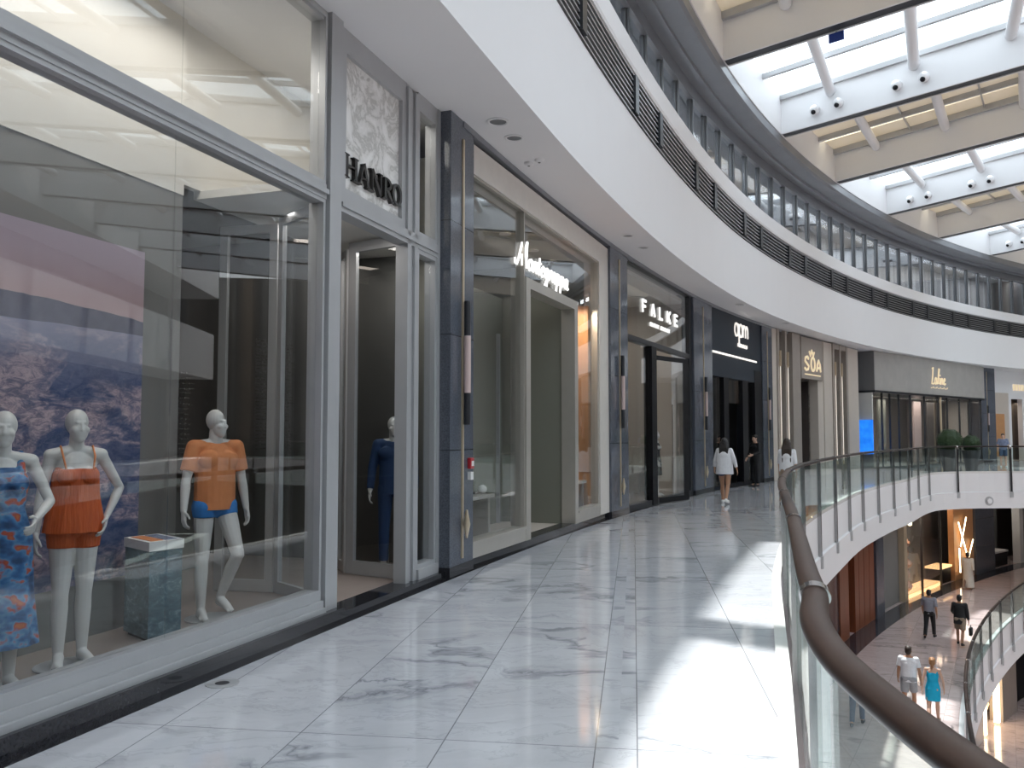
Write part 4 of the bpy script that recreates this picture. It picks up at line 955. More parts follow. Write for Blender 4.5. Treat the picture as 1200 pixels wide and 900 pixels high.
# ------------------------------------------------------------------ second shop displays
def shelf(F,u0,u1,d0,d1,z,label):
    t = empty('display_shelf', F((u0+u1)/2,(d0+d1)/2,.11), label=label, category='display shelf')
    MB().box(u0,u1,d0,d1,z,z+.05,F).build('shelf_top', M['mont_stone'], t)
    for u in (u0+.06,u1-.14): MB().box(u,u+.08,d0+.05,d1-.05,.11,z,F).build('leg', M['mont_frame'], t)
shelf(FM,.35,2.0,-1.1,-.45,.78,'pale stone display shelf in the left window of the script sign shop')
shelf(FM,5.05,6.2,-.50,-.2,.78,'pale stone display shelf in the right window before the copper relief')
def case(F,u,d,z,w,label):
    t = empty('leather_case', F(u,d,z), label=label, category='case')
    MB().box(u-w/2,u+w/2,d-.15,d+.15,z,z+.12,F).build('case_body', M['black'], t); MB().box(u-w/2,u+w/2,d-.17,d-.13,z+.12,z+.42,F).build('case_lid', M['navy'], t)
case(FM,.80,-.75,.832,.55,'open black case on the left display shelf'); case(FM,5.4,-.36,.832,.5,'open black case on the right display shelf')
t = empty('pen', FM(1.55,-.7,.85), label='black pen with steel cap lying on left display shelf', category='pen')
MB().tube([FM(1.2,-.62,.86),FM(1.6,-.62,.86)],.018,8).build('barrel', M['black'], t, smooth=True); MB().tube([FM(1.6,-.62,.86),FM(1.75,-.62,.86)],.022,8).build('cap', M['chrome'], t, smooth=True)
o = MB().ball(FM(1.88,-.6,.90),.07).build('glass_orb', M['paper'], smooth=True); o['label']='small white ball on the end of the left display shelf'; o['category']='ornament'
# third shop banner
t = empty('hanging_banner', FF(3.55,-1.6,1.0), label='tall blue printed banner seen through the open black door', category='banner')
MB().box(3.3,3.85,-1.62,-1.60,.9,3.05,FF).build('banner_cloth', M['banner'], t); MB().tube([FF(3.25,-1.61,3.05),FF(3.9,-1.61,3.05)],.02,8).build('banner_rod', M['chrome'], t, smooth=True)
shelf(FF,4.3,5.4,-1.6,-1.0,.8,'low pale shelf in the right window of the black framed shop')
t = empty('wall_rack', FF(.9,-2.2,.1), label='stocked rack inside the left window of the black framed shop', category='rack')
MB().box(.4,1.7,-2.4,-2.0,.06,2.2,FF).build('rack_frame', M['store_dark'], t)
for z in (.6,1.0,1.4,1.8): MB().box(.42,1.68,-2.05,-1.95,z,z+.2,FF).build('folded_stock', M[('red','paper','denim','tan_cloth')[int(z*5)%4]], t)
# ------------------------------------------------------------------ planters on the bridge
def planter(p, r, hp, rb, label):
    t = empty('box_topiary', p, label=label, category='potted shrub')
    MB().lathe([(r*.62,0),(r,hp),(r*.9,hp),(r*.88,hp-.06),(0,hp-.06)], p, 24).build('pot', M['soil'], t)
    mb = MB(); rnd = random.Random(int(p.x*100)); c = p+Vector((0,0,hp+rb*.75))
    for i in range(1500):
        v = Vector((rnd.gauss(0,1),rnd.gauss(0,1),rnd.gauss(0,1))).normalized(); q = c+v*rb*rnd.uniform(.86,1.04)
        a = v.orthogonal().normalized(); b = v.cross(a); an = rnd.uniform(0,6.28); a, b = a*math.cos(an)+b*math.sin(an), b*math.cos(an)-a*math.sin(an)
        s = .05; w_ = (v*rnd.uniform(-.4,.6)+a).normalized()
        mb.add([q-w_*s, q+b*s*.5, q+w_*s, q-b*s*.5], [(0,1,2,3)])
    mb.ball(c, rb*.9, 14, 10).build('foliage', M['leaf'], t)
planter(Vector((20.6,40.3,.0)), .46, 1.0, .56, 'large clipped ball shrub in dark tapered pot on the bridge, left one')
planter(Vector((22.1,41.2,.0)), .42, .95, .42, 'smaller leafy shrub in dark tapered pot on the bridge, right one')
# ------------------------------------------------------------------ figures: one continuous body grown from joints, clothes and hair as separate parts
class Blob:
    """union of tapered limbs and ellipsoids, fused into one skin by a voxel remesh"""
    def __init__(self): self.mb = MB()
    def cap(self, p0, p1, r0, r1, seg=14):
        p0 = Vector(p0); p1 = Vector(p1); t = (p1-p0); ln = t.length
        if ln < 1e-5: return self.ell(p0, (r0,r0,r0))
        t /= ln; a = t.orthogonal().normalized(); b = t.cross(a); vs = []; fs = []; rows = []
        for i in range(5): ph = PI/2*(1-i/4); rows.append((-r0*math.sin(ph), r0*math.cos(ph)))
        for i in range(5): ph = PI/2*i/4; rows.append((ln+r1*math.sin(ph), r1*math.cos(ph)))
        for (x,r) in rows:
            for k in range(seg):
                an = 2*PI*k/seg; vs.append(p0+t*x+(a*math.cos(an)+b*math.sin(an))*max(r,1e-4))
        for i in range(len(rows)-1):
            for k in range(seg): fs.append((i*seg+k,i*seg+(k+1)%seg,(i+1)*seg+(k+1)%seg,(i+1)*seg+k))
        fs += [tuple(range(seg-1,-1,-1)), tuple((len(rows)-1)*seg+k for k in range(seg))]
        self.mb.add(vs, fs); return self
    def chain(self, pts, rs):
        for i in range(len(pts)-1): self.cap(pts[i], pts[i+1], rs[i], rs[i+1])
        return self
    def fru(self, p0, p1, r0, r1, e=(1,1), seg=20):   # flat-ended cone, e = x/y flattening for upright ones
        p0 = Vector(p0); p1 = Vector(p1); t = (p1-p0).normalized()
        if abs(t.z) > .8: a = (Vector((1,0,0))-t*t.x).normalized()
        else: a = t.orthogonal().normalized()
        b = t.cross(a); vs = []
        for p, r in ((p0,r0),(p1,r1)):
            for k in range(seg): an = 2*PI*k/seg; vs.append(p+a*(math.cos(an)*r*e[0])+b*(math.sin(an)*r*e[1]))
        self.mb.add(vs, [tuple(range(seg-1,-1,-1)), tuple(range(seg,2*seg))]+[(k,(k+1)%seg,seg+(k+1)%seg,seg+k) for k in range(seg)]); return self
    def ell(self, c, r, tilt=0):
        n0 = len(self.mb.v); self.mb.ball((0,0,0), 1, 18, 12, r)
        Mx = Matrix.Rotation(tilt, 3, 'X'); c = Vector(c)
        for i in range(n0, len(self.mb.v)): self.mb.v[i] = tuple(Mx @ Vector(self.mb.v[i])+c)
        return self
    def rings(self, rows, seg=24, wave=0, nw=9):    # stacked elliptical rings (cx,cy,z,rx,ry), for skirts and robes
        vs = []; fs = []
        for i,(cx,cy,z,rx,ry) in enumerate(rows):
            for k in range(seg):
                an = 2*PI*k/seg; q = 1+wave*math.sin(nw*an)*(i/(len(rows)-1)); vs.append((cx+rx*q*math.cos(an), cy+ry*q*math.sin(an), z))
        for i in range(len(rows)-1):
            for k in range(seg): fs.append((i*seg+k,i*seg+(k+1)%seg,(i+1)*seg+(k+1)%seg,(i+1)*seg+k))
        fs += [tuple(range(seg-1,-1,-1)), tuple((len(rows)-1)*seg+k for k in range(seg))]
        self.mb.add(vs, fs); return self
    def skin(self, name, mat, parent, voxel=.008, smooth=4, cuts=()):
        me = bpy.data.meshes.new(name); me.from_pydata([tuple(v) for v in self.mb.v], [], self.mb.f)
        bm = bmesh.new(); bm.from_mesh(me); bmesh.ops.recalc_face_normals(bm, faces=bm.faces); bm.to_mesh(me); bm.free()
        t = bpy.data.objects.new('t', me); COL.objects.link(t)
        r = t.modifiers.new('r','REMESH'); r.mode = 'VOXEL'; r.voxel_size = voxel
        if smooth: s = t.modifiers.new('s','SMOOTH'); s.factor = .5; s.iterations = smooth
        dg = bpy.context.evaluated_depsgraph_get(); m2 = bpy.data.meshes.new_from_object(t.evaluated_get(dg)); bpy.data.objects.remove(t)
        if cuts:
            bm = bmesh.new(); bm.from_mesh(m2)
            for co, no in cuts: bmesh.ops.bisect_plane(bm, geom=bm.verts[:]+bm.edges[:]+bm.faces[:], plane_co=co, plane_no=no, clear_outer=True)
            bm.to_mesh(m2); bm.free()
        for p in m2.polygons: p.use_smooth = True
        m2.materials.clear(); m2.materials.append(M[mat]); m2.name = name
        o = bpy.data.objects.new(name, m2); COL.objects.link(o); o.parent = parent; return o

def ang(fwd, out, side):   # direction of a limb: straight down turned forward (towards -y) and outward
    f = math.radians(fwd); q = math.radians(out)
    return Vector((side*math.sin(q), -math.sin(f)*math.cos(q), -math.cos(f)*math.cos(q)))
class Pose:
    def __init__(self, h=1.72, female=False, legs=None, arms=None, head=(0,0), slim=1.0, stance=.09):
        k = self.k = h/1.75; self.h = h; self.female = female; self.slim = slim
        legs = legs or [(0,2,0),(0,2,0)]         # (thigh forward, outward, shin forward)
        arms = arms or [(4,10,10,6),(4,10,10,6)] # (upper fwd, out, fore fwd, out)
        sh = (.160 if female else .185)*k
        self.pel = Vector((0,0,.95*k)); self.hip = [Vector((-stance*k,0,.92*k)), Vector((stance*k,0,.92*k))]
        self.sho = [Vector((-sh,.005,1.425*k)), Vector((sh,.005,1.425*k))]
        self.neck = Vector((0,.012*k,1.47*k)); self.headc = Vector((0,-.012*k,1.625*k))
        self.knee = []; self.ank = []; self.elb = []; self.wri = []; self.toe = []; self.hdir = []
        for i, sd in ((0,-1),(1,1)):
            a, b, c = legs[i][:3]; self.knee.append(self.hip[i]+ang(a,b,sd)*.43*k); 
            c_out = legs[i][3] if len(legs[i]) > 3 else b*.3
            self.ank.append(self.knee[i]+ang(c,c_out,sd)*.42*k)
            a, b, c, d = arms[i]; self.elb.append(self.sho[i]+ang(a,b,sd)*.285*k); self.wri.append(self.elb[i]+ang(c,d,sd)*.25*k); self.hdir.append(ang(c+4,d*.6,sd))
        low = min(a.z for a in self.ank); dz = .075*k-low
        for p in [self.pel,self.neck,self.headc]+self.hip+self.sho+self.knee+self.ank+self.elb+self.wri: p.z += dz
        self.dz = dz; self.hyaw = head[0]; self.hpitch = head[1]
        for i, sd in ((0,-1),(1,1)):
            lift = self.ank[i].z-.075*k
            drop = -.055*k if lift < .03 else -.05*k-lift*.55
            self.toe.append(self.ank[i]+Vector((sd*.03*k,-.155*k,0))+Vector((0,0,max(drop, .022*k-self.ank[i].z))))
    def hrot(self, v):
        v = Matrix.Rotation(math.radians(self.hyaw),3,'Z') @ (Matrix.Rotation(math.radians(self.hpitch),3,'X') @ Vector(v)); return self.headc+v*self.k
def hand(B, P, i, k, curl=28):
    sd = -1 if i == 0 else 1; w = P.wri[i]; d = P.hdir[i].normalized()
    pn = Vector((-sd,0,0)); pn = (pn-d*pn.dot(d)).normalized()      # palm faces the thigh
    fwd = d.cross(pn)*(1 if (d.cross(pn)).y < 0 else -1); fwd.normalize()
    for q in (-.026,-.009,.009,.026): B.cap(w+d*.01*k+fwd*q*.6*k, w+d*.088*k+fwd*q*k, .016*k, .0135*k, 10)
    for q, ln in ((.028,.072),(.0095,.082),(-.0095,.076),(-.027,.060)):
        p = w+d*.09*k+fwd*q*k; a = d
        for j, part in enumerate((.45,.32,.23)):
            an = math.radians(curl*(j+.35)); e = (d*math.cos(an)+pn*math.sin(an)); n = p+e*ln*part*k; B.cap(p, n, (.0092-.0008*j)*k, (.0086-.0008*j)*k, 8); p = n
    p = w+d*.03*k+fwd*.028*k; q = p+(d*.6+fwd*.7+pn*.3).normalized()*.038*k; B.cap(p,q,.0135*k,.011*k,8); B.cap(q,q+(d*.9+fwd*.25+pn*.35).normalized()*.034*k,.0105*k,.009*k,8)
def body(P, name, mat, parent, voxel, abstract=False, shoes=None):
    B = Blob(); k = P.k; z = P.dz; f = P.female; sl = P.slim
    V = lambda x,y,zz: (x*k, y*k, zz*k+z)
    B.ell(V(0,.012,.955), ((.163 if f else .158)*k*sl,.112*k*sl,.125*k)); B.ell(V(0,.0,1.11), ((.116 if f else .135)*k*sl,.088*k*sl,.16*k))
    B.ell(V(0,.004,1.285), ((.135 if f else .160)*k*sl,.105*k*sl,.175*k)); B.ell(V(0,.025,1.37), ((.145 if f else .175)*k*sl,.075*k,.10*k))
    if f:
        for s in (-1,1): B.ell(V(s*.066,-.085,1.285), (.060*k,.052*k,.058*k)); B.ell(V(s*.07,.065,.93), (.085*k,.075*k,.09*k))
    else:
        for s in (-1,1): B.ell(V(s*.075,-.068,1.325), (.082*k,.045*k,.065*k)); B.ell(V(s*.07,.06,.93), (.085*k,.072*k,.09*k))
    for i in (0,1):
        B.cap(P.neck+Vector((0,.01*k,-.02*k)), P.sho[i], .052*k, (.046 if f else .056)*k)
        mid = P.sho[i].lerp(P.elb[i], .45); ra = (.040,.037,.031) if f else (.053,.047,.037)
        B.chain([P.sho[i],mid,P.elb[i]], [r*k for r in ra])
        m2 = P.elb[i].lerp(P.wri[i], .3); rb = (.031,.033,.021) if f else (.038,.041,.027)
        B.chain([P.elb[i],m2,P.wri[i]], [r*k for r in rb]); hand(B, P, i, k)
        t1 = P.hip[i].lerp(P.knee[i], .3); B.chain([P.hip[i],t1,P.knee[i]], [.088*k*sl,.085*k*sl,.053*k])
        c1 = P.knee[i].lerp(P.ank[i], .3)+Vector((0,.014*k,0)); B.chain([P.knee[i],c1,P.ank[i]], [.050*k,.055*k,.034*k])
        heel = P.ank[i]+Vector((0,.03*k,-.045*k)); B.cap(heel, P.ank[i], .030*k, .034*k)
        ball = P.ank[i].lerp(P.toe[i], .72); B.chain([P.ank[i]+Vector((0,-.02*k,-.015*k)),ball,P.toe[i]], [.036*k,.032*k,.022*k]); B.cap(heel, ball+Vector((0,0,-.005*k)), .028*k, .030*k)
        sd = -1 if i == 0 else 1
        for q in range(4): B.cap(ball+Vector((sd*(-.022+q*.017)*k,0,-.006*k)), P.toe[i]+Vector((sd*(-.026+q*.018)*k,(-.010+.007*q)*k,-.003*k)), .012*k, .009*k, 8)
    B.cap(P.neck+Vector((0,.005*k,-.03*k)), P.headc+Vector((0,.012*k,-.07*k)), (.050 if f else .058)*k, (.047 if f else .056)*k)
    H = P.hrot
    B.ell(H((0,.018,.028)), (.074*k,.092*k,.092*k)); B.ell(H((0,-.026,-.035)), (.060*k,.066*k,.078*k)); B.ell(H((0,-.048,-.082)), (.036*k,.036*k,.034*k))
    if abstract: B.cap(H((0,-.080,.015)), H((0,-.088,-.026)), .009*k, .012*k, 8); B.cap(H((-.024,-.066,.024)), H((.024,-.066,.024)), .013*k, .013*k, 8); B.cap(H((-.012,-.076,-.066)), H((.012,-.076,-.066)), .009*k, .009*k, 8)
    else:
        B.cap(H((0,-.084,.012)), H((0,-.098,-.028)), .009*k, .013*k, 8); B.cap(H((-.03,-.078,.026)), H((.03,-.078,.026)), .014*k, .014*k, 8)
        B.cap(H((-.018,-.080,-.064)), H((.018,-.080,-.064)), .008*k, .008*k, 8); B.cap(H((-.014,-.078,-.075)), H((.014,-.078,-.075)), .009*k, .009*k, 8)
    for s in (-1,1):
        B.ell(H((s*.035,-.060,-.025)), (.026*k,.026*k,.024*k))
        if not abstract: B.ell(H((s*.075,.012,-.01)), (.010*k,.022*k,.034*k))
    return B.skin(name, mat, parent, voxel, 3)
def tee(P, mat, root, hem=.90, sleeve=.55, loose=1.12, voxel=.009, name='shirt', flare=1.0, neck=True):
    B = Blob(); k = P.k; z = P.dz; f = P.female; sl = P.slim*loose; V = lambda x,y,zz: (x*k, y*k, zz*k+z)
    B.ell(V(0,.004,1.285), ((.150 if f else .170)*k*sl,.115*k*sl,.185*k)); B.ell(V(0,.022,1.37), ((.155 if f else .185)*k*loose,.085*k*loose,.105*k))
    wr = (.150 if f else .160)*sl
    B.fru(V(0,.004,hem-.04), V(0,.004,1.30), wr*flare*k*1.04, wr*k, (1,.72))
    if f:
        for s in (-1,1): B.ell(V(s*.066,-.088,1.285), (.068*k,.060*k,.066*k))
    else:
        for s in (-1,1): B.ell(V(s*.072,-.066,1.318), (.100*k,.062*k,.085*k))
        B.ell(V(0,-.066,1.31), (.12*k,.056*k,.09*k))
    for i in (0,1):
        B.cap(P.neck+Vector((0,.01*k,-.035*k)), P.sho[i], .056*k, (.052 if f else .062)*k)
        if sleeve > 0:
            r = (.048 if f else .057)*loose
            if sleeve <= 1: e = P.sho[i].lerp(P.elb[i], sleeve); B.fru(P.sho[i], e, r*k, r*1.06*k); B.cap(P.sho[i], P.sho[i], r*k, r*k)
            else: B.chain([P.sho[i],P.elb[i]], [r*k, r*.84*k]); B.fru(P.elb[i], P.elb[i].lerp(P.wri[i], sleeve-1), r*.84*k, r*.66*k); B.cap(P.elb[i],P.elb[i],r*.84*k,r*.84*k)
    return B.skin(name, mat, root, voxel, 3, cuts=[(Vector((0,0,hem*k+z)), Vector((0,0,-1)))])
def legwear(P, mat, root, end=.5, top=1.02, loose=1.08, voxel=.009, name='trousers'):
    """end: 0..1 = along the thigh, 1..2 = along the shin"""
    B = Blob(); k = P.k; z = P.dz; V = lambda x,y,zz: (x*k, y*k, zz*k+z); f = P.female; q = P.slim*loose
    B.ell(V(0,.012,.955), ((.170 if f else .166)*k*q,.120*k*q,.13*k))
    for s in (-1,1): B.ell(V(s*.07,.062,.93), (.09*k*q,.078*k*q,.095*k))
    for i in (0,1):
        if end <= 1: e = P.hip[i].lerp(P.knee[i], end); B.fru(P.hip[i], e, .096*k*q, .082*k*q); B.cap(P.hip[i],P.hip[i],.096*k*q,.096*k*q)
        else:
            B.chain([P.hip[i],P.knee[i]], [.095*k*q,.066*k*q]); e = P.knee[i].lerp(P.ank[i], end-1); B.fru(P.knee[i], e, .066*k*q, .056*k*q); B.cap(P.knee[i],P.knee[i],.066*k*q,.066*k*q)
    return B.skin(name, mat, root, voxel, 3, cuts=[(Vector((0,0,top*k+z)), Vector((0,0,1)))])
def shoes(P, mat, root, voxel=.007):
    for i in (0,1):
        B = Blob(); k = P.k; heel = P.ank[i]+Vector((0,.035*k,-.042*k)); ball = P.ank[i].lerp(P.toe[i], .72)
        B.cap(heel, ball, .036*k, .042*k); B.cap(ball, P.toe[i], .042*k, .030*k); B.cap(P.ank[i]+Vector((0,.008*k,-.015*k)), heel, .042*k, .036*k)
        B.skin('shoe', mat, root, voxel, 3)
def hair(P, mat, root, length=.0, voxel=.008, bun=False):
    B = Blob(); k = P.k; H = P.hrot
    B.ell(H((0,.030,.042)), (.084*k,.098*k,.096*k)); B.ell(H((0,.06,-.01)), (.078*k,.070*k,.085*k)); B.cap(H((-.05,-.045,.075)),H((.05,-.045,.075)),.03*k,.03*k)
    if length > 0:
        for x in (-.06,-.03,0,.03,.06): B.chain([H((x,.07,.0)),H((x*1.3,.10,-.14)),H((x*1.5,.115,-.14-length*(1-.8*abs(x)))) ], [.045*k,.050*k,.028*k])
        for s in (-1,1): B.chain([H((s*.07,.0,.03)),H((s*.09,.03,-.10)),H((s*.10,.07,-.14-length*.6))],[.025*k,.03*k,.02*k])
    if bun: B.ell(H((0,.10,.06)), (.045*k,.045*k,.045*k)); B.chain([H((0,.09,.03)),H((0,.12,-.08)),H((0,.115,-.18))],[.035*k,.032*k,.012*k])
    return B.skin('hair', mat, root, voxel, 2)
def figure(name, P, loc, face, mat, voxel, label, cat, abstract=False, **kw):
    o = body(P, name, mat, None, voxel, abstract); o.location = loc; o.rotation_euler = (0,0,math.atan2(face[0],-face[1])); o['label'] = label; o['category'] = cat
    for q, v in kw.items(): o[q] = v
    return o
def dir_to(p, q): v = Vector(q)-Vector(p); v.z = 0; v.normalize(); return (v.x, v.y)
# ------------------------------------------------------------------ shop-window mannequins
def base_plate(root, P, r=.24, off=(0,0)):
    MB().lathe([(0,0),(r,0),(r,.010),(r-.012,.014),(0,.014)], (root.location.x,root.location.y,root.location.z), 32)
    k = MB().lathe([(0,-.0),(r,-.0),(r,.010),(r-.012,.014),(0,.014)], (0,0,0), 32)
    me = bpy.data.meshes.new('base_plate'); me.from_pydata(k.v, [], k.f); me.materials.append(M['alu']); o = bpy.data.objects.new('base_plate', me); COL.objects.link(o); o.parent = root; o.location = (off[0],off[1],-.014)
    t = MB().tube([(P.hip[0].x*.7,.14,0),(P.hip[0].x*.7,.13,.30),(P.knee[0].x,.07,.34)], .009, 8)
    me = bpy.data.meshes.new('support_rod'); me.from_pydata([tuple(v) for v in t.v], [], t.f); me.materials.append(M['chrome']); o = bpy.data.objects.new('support_rod', me); COL.objects.link(o); o.parent = root
def local_part(root, mb, name, mat):
    me = bpy.data.meshes.new(name); me.from_pydata([tuple(v) for v in mb.v], [], mb.f); me.materials.append(M[mat]); o = bpy.data.objects.new(name, me); COL.objects.link(o); o.parent = root; return o
ZD = .085+.014
# orange camisole and shorts
P = Pose(1.83, True, legs=[(2,1,-2),(-3,1,-5)], arms=[(0,11,4,5),(-14,30,28,-26)], head=(8,0), stance=.07)
loc = Vector((-3.17,6.23,ZD)); m1 = figure('mannequin', P, loc, (.62,-.78), 'mannequin', .006, 'white female mannequin in bright orange camisole and shorts before the sea mural', 'mannequin', True)
base_plate(m1, P)
B = Blob(); k = P.k; z = P.dz
B.ell((0,-.0,1.26*k+z), (.152*k,.120*k,.15*k)); B.rings([(0,.0,.88*k+z,.20*k,.155*k),(0,.0,1.0*k+z,.185*k,.145*k),(0,0,1.15*k+z,.158*k,.125*k),(0,0,1.30*k+z,.150*k,.115*k)][::-1], 36, .03, 11)
for s in (-1,1): B.ell((s*.066*k,-.088*k,1.285*k+z), (.068*k,.060*k,.066*k))
o = B.skin('camisole', 'orange_satin', m1, .007, 2, cuts=[(Vector((0,0,1.345*k+z)),Vector((0,-.1,1))),(Vector((0,0,.90*k+z)),Vector((0,0,-1)))])
st_ = MB()
for s in (-1,1): st_.tube([(s*.085*k,-.125*k,1.33*k+z),(s*.098*k,-.085*k,1.42*k+z),(s*.100*k,-.01*k,1.482*k+z),(s*.095*k,.07*k,1.44*k+z),(s*.07*k,.115*k,1.32*k+z)], .006, 6)
for s in (0,):  pass
for i, s in enumerate((-1,1)):
    q = MB().tube([(s*.085*k,-.128*k,1.33*k+z),(s*.100*k,-.092*k,1.42*k+z),(s*.102*k,-.01*k,1.488*k+z),(s*.097*k,.075*k,1.44*k+z),(s*.07*k,.118*k,1.32*k+z)], .007, 6); local_part(m1, q, 'strap', 'orange_cotton')
legwear(P, 'orange_satin', m1, .30, 1.05, 1.14, .007, 'shorts')
# orange T-shirt
P = Pose(1.87, False, legs=[(0,1,-1),(20,8,-26,-10)], arms=[(4,14,14,8),(-4,12,10,6)], head=(30,2), slim=.95)
loc = Vector((-2.70,7.80,ZD)); m2 = figure('mannequin', P, loc, (.66,-.75), 'mannequin', .006, 'white male mannequin in orange t-shirt and blue trunks with one knee bent', 'mannequin', True)
base_plate(m2, P); tee(P, 'orange_cotton', m2, .90, .72, 1.12, .007, 't_shirt'); legwear(P, 'blue_trunk', m2, .20, 1.0, 1.13, .007, 'trunks')
# blue floral dress at the left edge
P = Pose(1.80, True, legs=[(3,1,0),(-2,1,-4)], arms=[(-6,14,10,8),(10,22,62,-30)], head=(-10,0), stance=.07)
loc = Vector((-3.30,5.55,ZD)); m3 = figure('mannequin', P, loc, (.66,-.75), 'mannequin', .006, 'white female mannequin in long blue and red floral dress at the left edge', 'mannequin', True)
base_plate(m3, P); k = P.k; z = P.dz; B = Blob()
B.ell((0,0,1.27*k+z), (.152*k,.120*k,.16*k)); B.rings([(0,0,1.33*k+z,.148*k,.110*k),(0,0,1.12*k+z,.135*k,.105*k),(0,.01*k,.95*k+z,.185*k,.140*k),(0,.01*k,.6*k+z,.20*k,.16*k),(0,.01*k,.26*k+z,.24*k,.19*k)], 40, .035, 12)
for s in (-1,1): B.ell((s*.066*k,-.088*k,1.285*k+z), (.068*k,.060*k,.066*k)); B.cap((s*.09*k,-.06*k,1.36*k+z),(s*.10*k,.02*k,1.47*k+z),.028*k,.024*k)
B.skin('dress', 'floral', m3, .008, 2, cuts=[(Vector((0,0,.28*k+z)),Vector((0,0,-1)))])
# navy sleepwear in the vestibule window
P = Pose(1.86, False, legs=[(1,2,-1),(-2,2,-3)], arms=[(4,12,14,4),(2,10,10,4)], head=(6,0), slim=.95)
loc = FH(5.98,-.52,ZD); m4 = figure('mannequin', P, loc, dir_to(loc,(-.6,0,0)), 'mannequin', .007, 'white mannequin in navy blue pyjamas behind glass beside the doorway', 'mannequin', True)
base_plate(m4, P); tee(P, 'navy_jersey', m4, .86, 1.93, 1.10, .008, 'top'); legwear(P, 'navy_jersey', m4, 1.93, 1.0, 1.04, .008, 'trousers')
# two dark-dressed mannequins in the third shop's windows
P = Pose(1.78, False, arms=[(6,12,30,2),(2,10,8,4)])
loc = FF(1.15,-.75,.06); a = figure('mannequin', P, loc, (FF.dx.x,FF.dx.y), 'mannequin', .009, 'mannequin in dark green top inside left window of the black framed shop', 'mannequin', True); base_plate(a, P)
tee(P, 'dark_green', a, .88, 1.3, 1.15, .01, 'top'); legwear(P, 'black_cloth', a, 1.9, 1.0, 1.04, .01, 'trousers')
P = Pose(1.78, True, arms=[(6,12,20,2),(2,12,8,4)])
loc = FF(4.5,-.6,.06); a = figure('mannequin', P, loc, (FF.dx.x,FF.dx.y), 'mannequin', .009, 'mannequin in black dress beside the black door frame, right window', 'mannequin', True); base_plate(a, P)
k=P.k; z=P.dz; B=Blob(); B.ell((0,0,1.27*k+z),(.155*k,.122*k,.17*k)); B.rings([(0,0,1.36*k+z,.14*k,.105*k),(0,0,1.1*k+z,.14*k,.11*k),(0,.01,.93*k+z,.19*k,.15*k),(0,.01,.55*k+z,.20*k,.17*k)],28,.02,9); B.skin('dress','black_cloth',a,.01,2)
# ------------------------------------------------------------------ people
STEP = [(22,1,10),(-14,1,-34)]; STEP2 = [(-14,1,-36),(20,1,8)]; ARM = [(-16,10,-6,6),(18,10,30,4)]; ARM2 = [(18,10,30,4),(-16,10,-6,6)]
def along(x, y): 
    d = np.hypot(W.x-x, W.y-y); h = float(W.h[d.argmin()]); return (math.sin(h), math.cos(h))
loc = Vector((5.34,21.51,0)); P = Pose(1.66, True, STEP2, [(-12,22,4,14),(8,20,26,10)])
a = figure('person', P, loc, along(5.34,21.5), 'skin_tan', .009, 'woman in loose white shirt and denim shorts walking away past the navy shop', 'person')
tee(P, 'white_cotton', a, .80, 1.75, 1.36, .01, 'shirt', 1.12); legwear(P, 'denim', a, .36, 1.0, 1.16, .01, 'shorts'); shoes(P, 'paper', a); hair(P, 'hair_black', a, .26)
loc = Vector((6.62,20.6,0)); P = Pose(1.66, True, STEP, ARM)
a = figure('person', P, loc, along(6.6,20.6), 'skin_light', .009, 'woman with very long dark hair and white puffed sleeves beside the balustrade', 'person')
tee(P, 'white_cotton', a, .92, 1.2, 1.30, .01, 'blouse'); legwear(P, 'tan_cloth', a, 1.9, 1.0, 1.08, .01, 'trousers'); shoes(P, 'black_cloth', a); hair(P, 'hair_brown', a, .34)
loc = FA(2.9,.55,0); P = Pose(1.70, False, None, [(6,12,40,-10),(10,12,70,-20)])
a = figure('person', P, loc, (-.75,-.35), 'skin_light', .009, 'person in black clothes standing in the dark navy shop entrance', 'person')
tee(P, 'black_cloth', a, .88, 1.9, 1.15, .01, 'jacket'); legwear(P, 'black_cloth', a, 1.92, 1.0, 1.1, .01, 'trousers'); shoes(P, 'black_cloth', a); hair(P, 'hair_black', a)
# lower floor
loc = Vector((10.40,22.77,HL+.0)); P = Pose(1.80, False, [(14,2,6),(-10,2,-26)], [(4,12,10,6),(8,10,16,6)])
a = figure('person', P, loc, along(10.4,22.8), 'skin_tan', .009, 'man in white t-shirt and grey shorts walking away on lower floor', 'person')
tee(P, 'white_cotton', a, .86, .7, 1.16, .01, 't_shirt'); legwear(P, 'grey_linen', a, .78, 1.0, 1.14, .01, 'shorts'); shoes(P, 'grey_shirt', a); hair(P, 'hair_brown', a)
loc = Vector((10.72,22.15,HL)); P = Pose(1.68, True, STEP, [(10,16,14,6),(-10,14,-4,6)])
a = figure('person', P, loc, along(10.7,22.1), 'skin_light', .009, 'woman in turquoise sleeveless dress with ginger hair tied up, lower floor', 'person')
k=P.k; z=P.dz; B=Blob(); B.ell((0,0,1.27*k+z),(.150*k,.122*k,.17*k)); B.rings([(0,0,1.36*k+z,.135*k,.100*k),(0,0,1.12*k+z,.135*k,.105*k),(0,.012,.95*k+z,.185*k,.145*k),(0,.012,.62*k+z,.185*k,.16*k)],28,.02,8)
for s in (-1,1): B.cap((s*.10*k,.05*k,1.36*k+z),(s*.105*k,.0,1.465*k+z),.035*k,.026*k); B.ell((s*.066*k,-.088*k,1.285*k+z),(.068*k,.060*k,.066*k))
B.skin('dress','aqua',a,.009,2,cuts=[(Vector((0,0,.64*k+z)),Vector((0,0,-1)))]); shoes(P,'tan_cloth',a); hair(P,'hair_ginger',a,0,bun=True)
loc = Vector((15.05,31.2,HL)); P = Pose(1.76, False, STEP, ARM)
a = figure('person', P, loc, along(15,31), 'skin_tan', .01, 'man in grey shirt and black trousers walking away on lower floor', 'person')
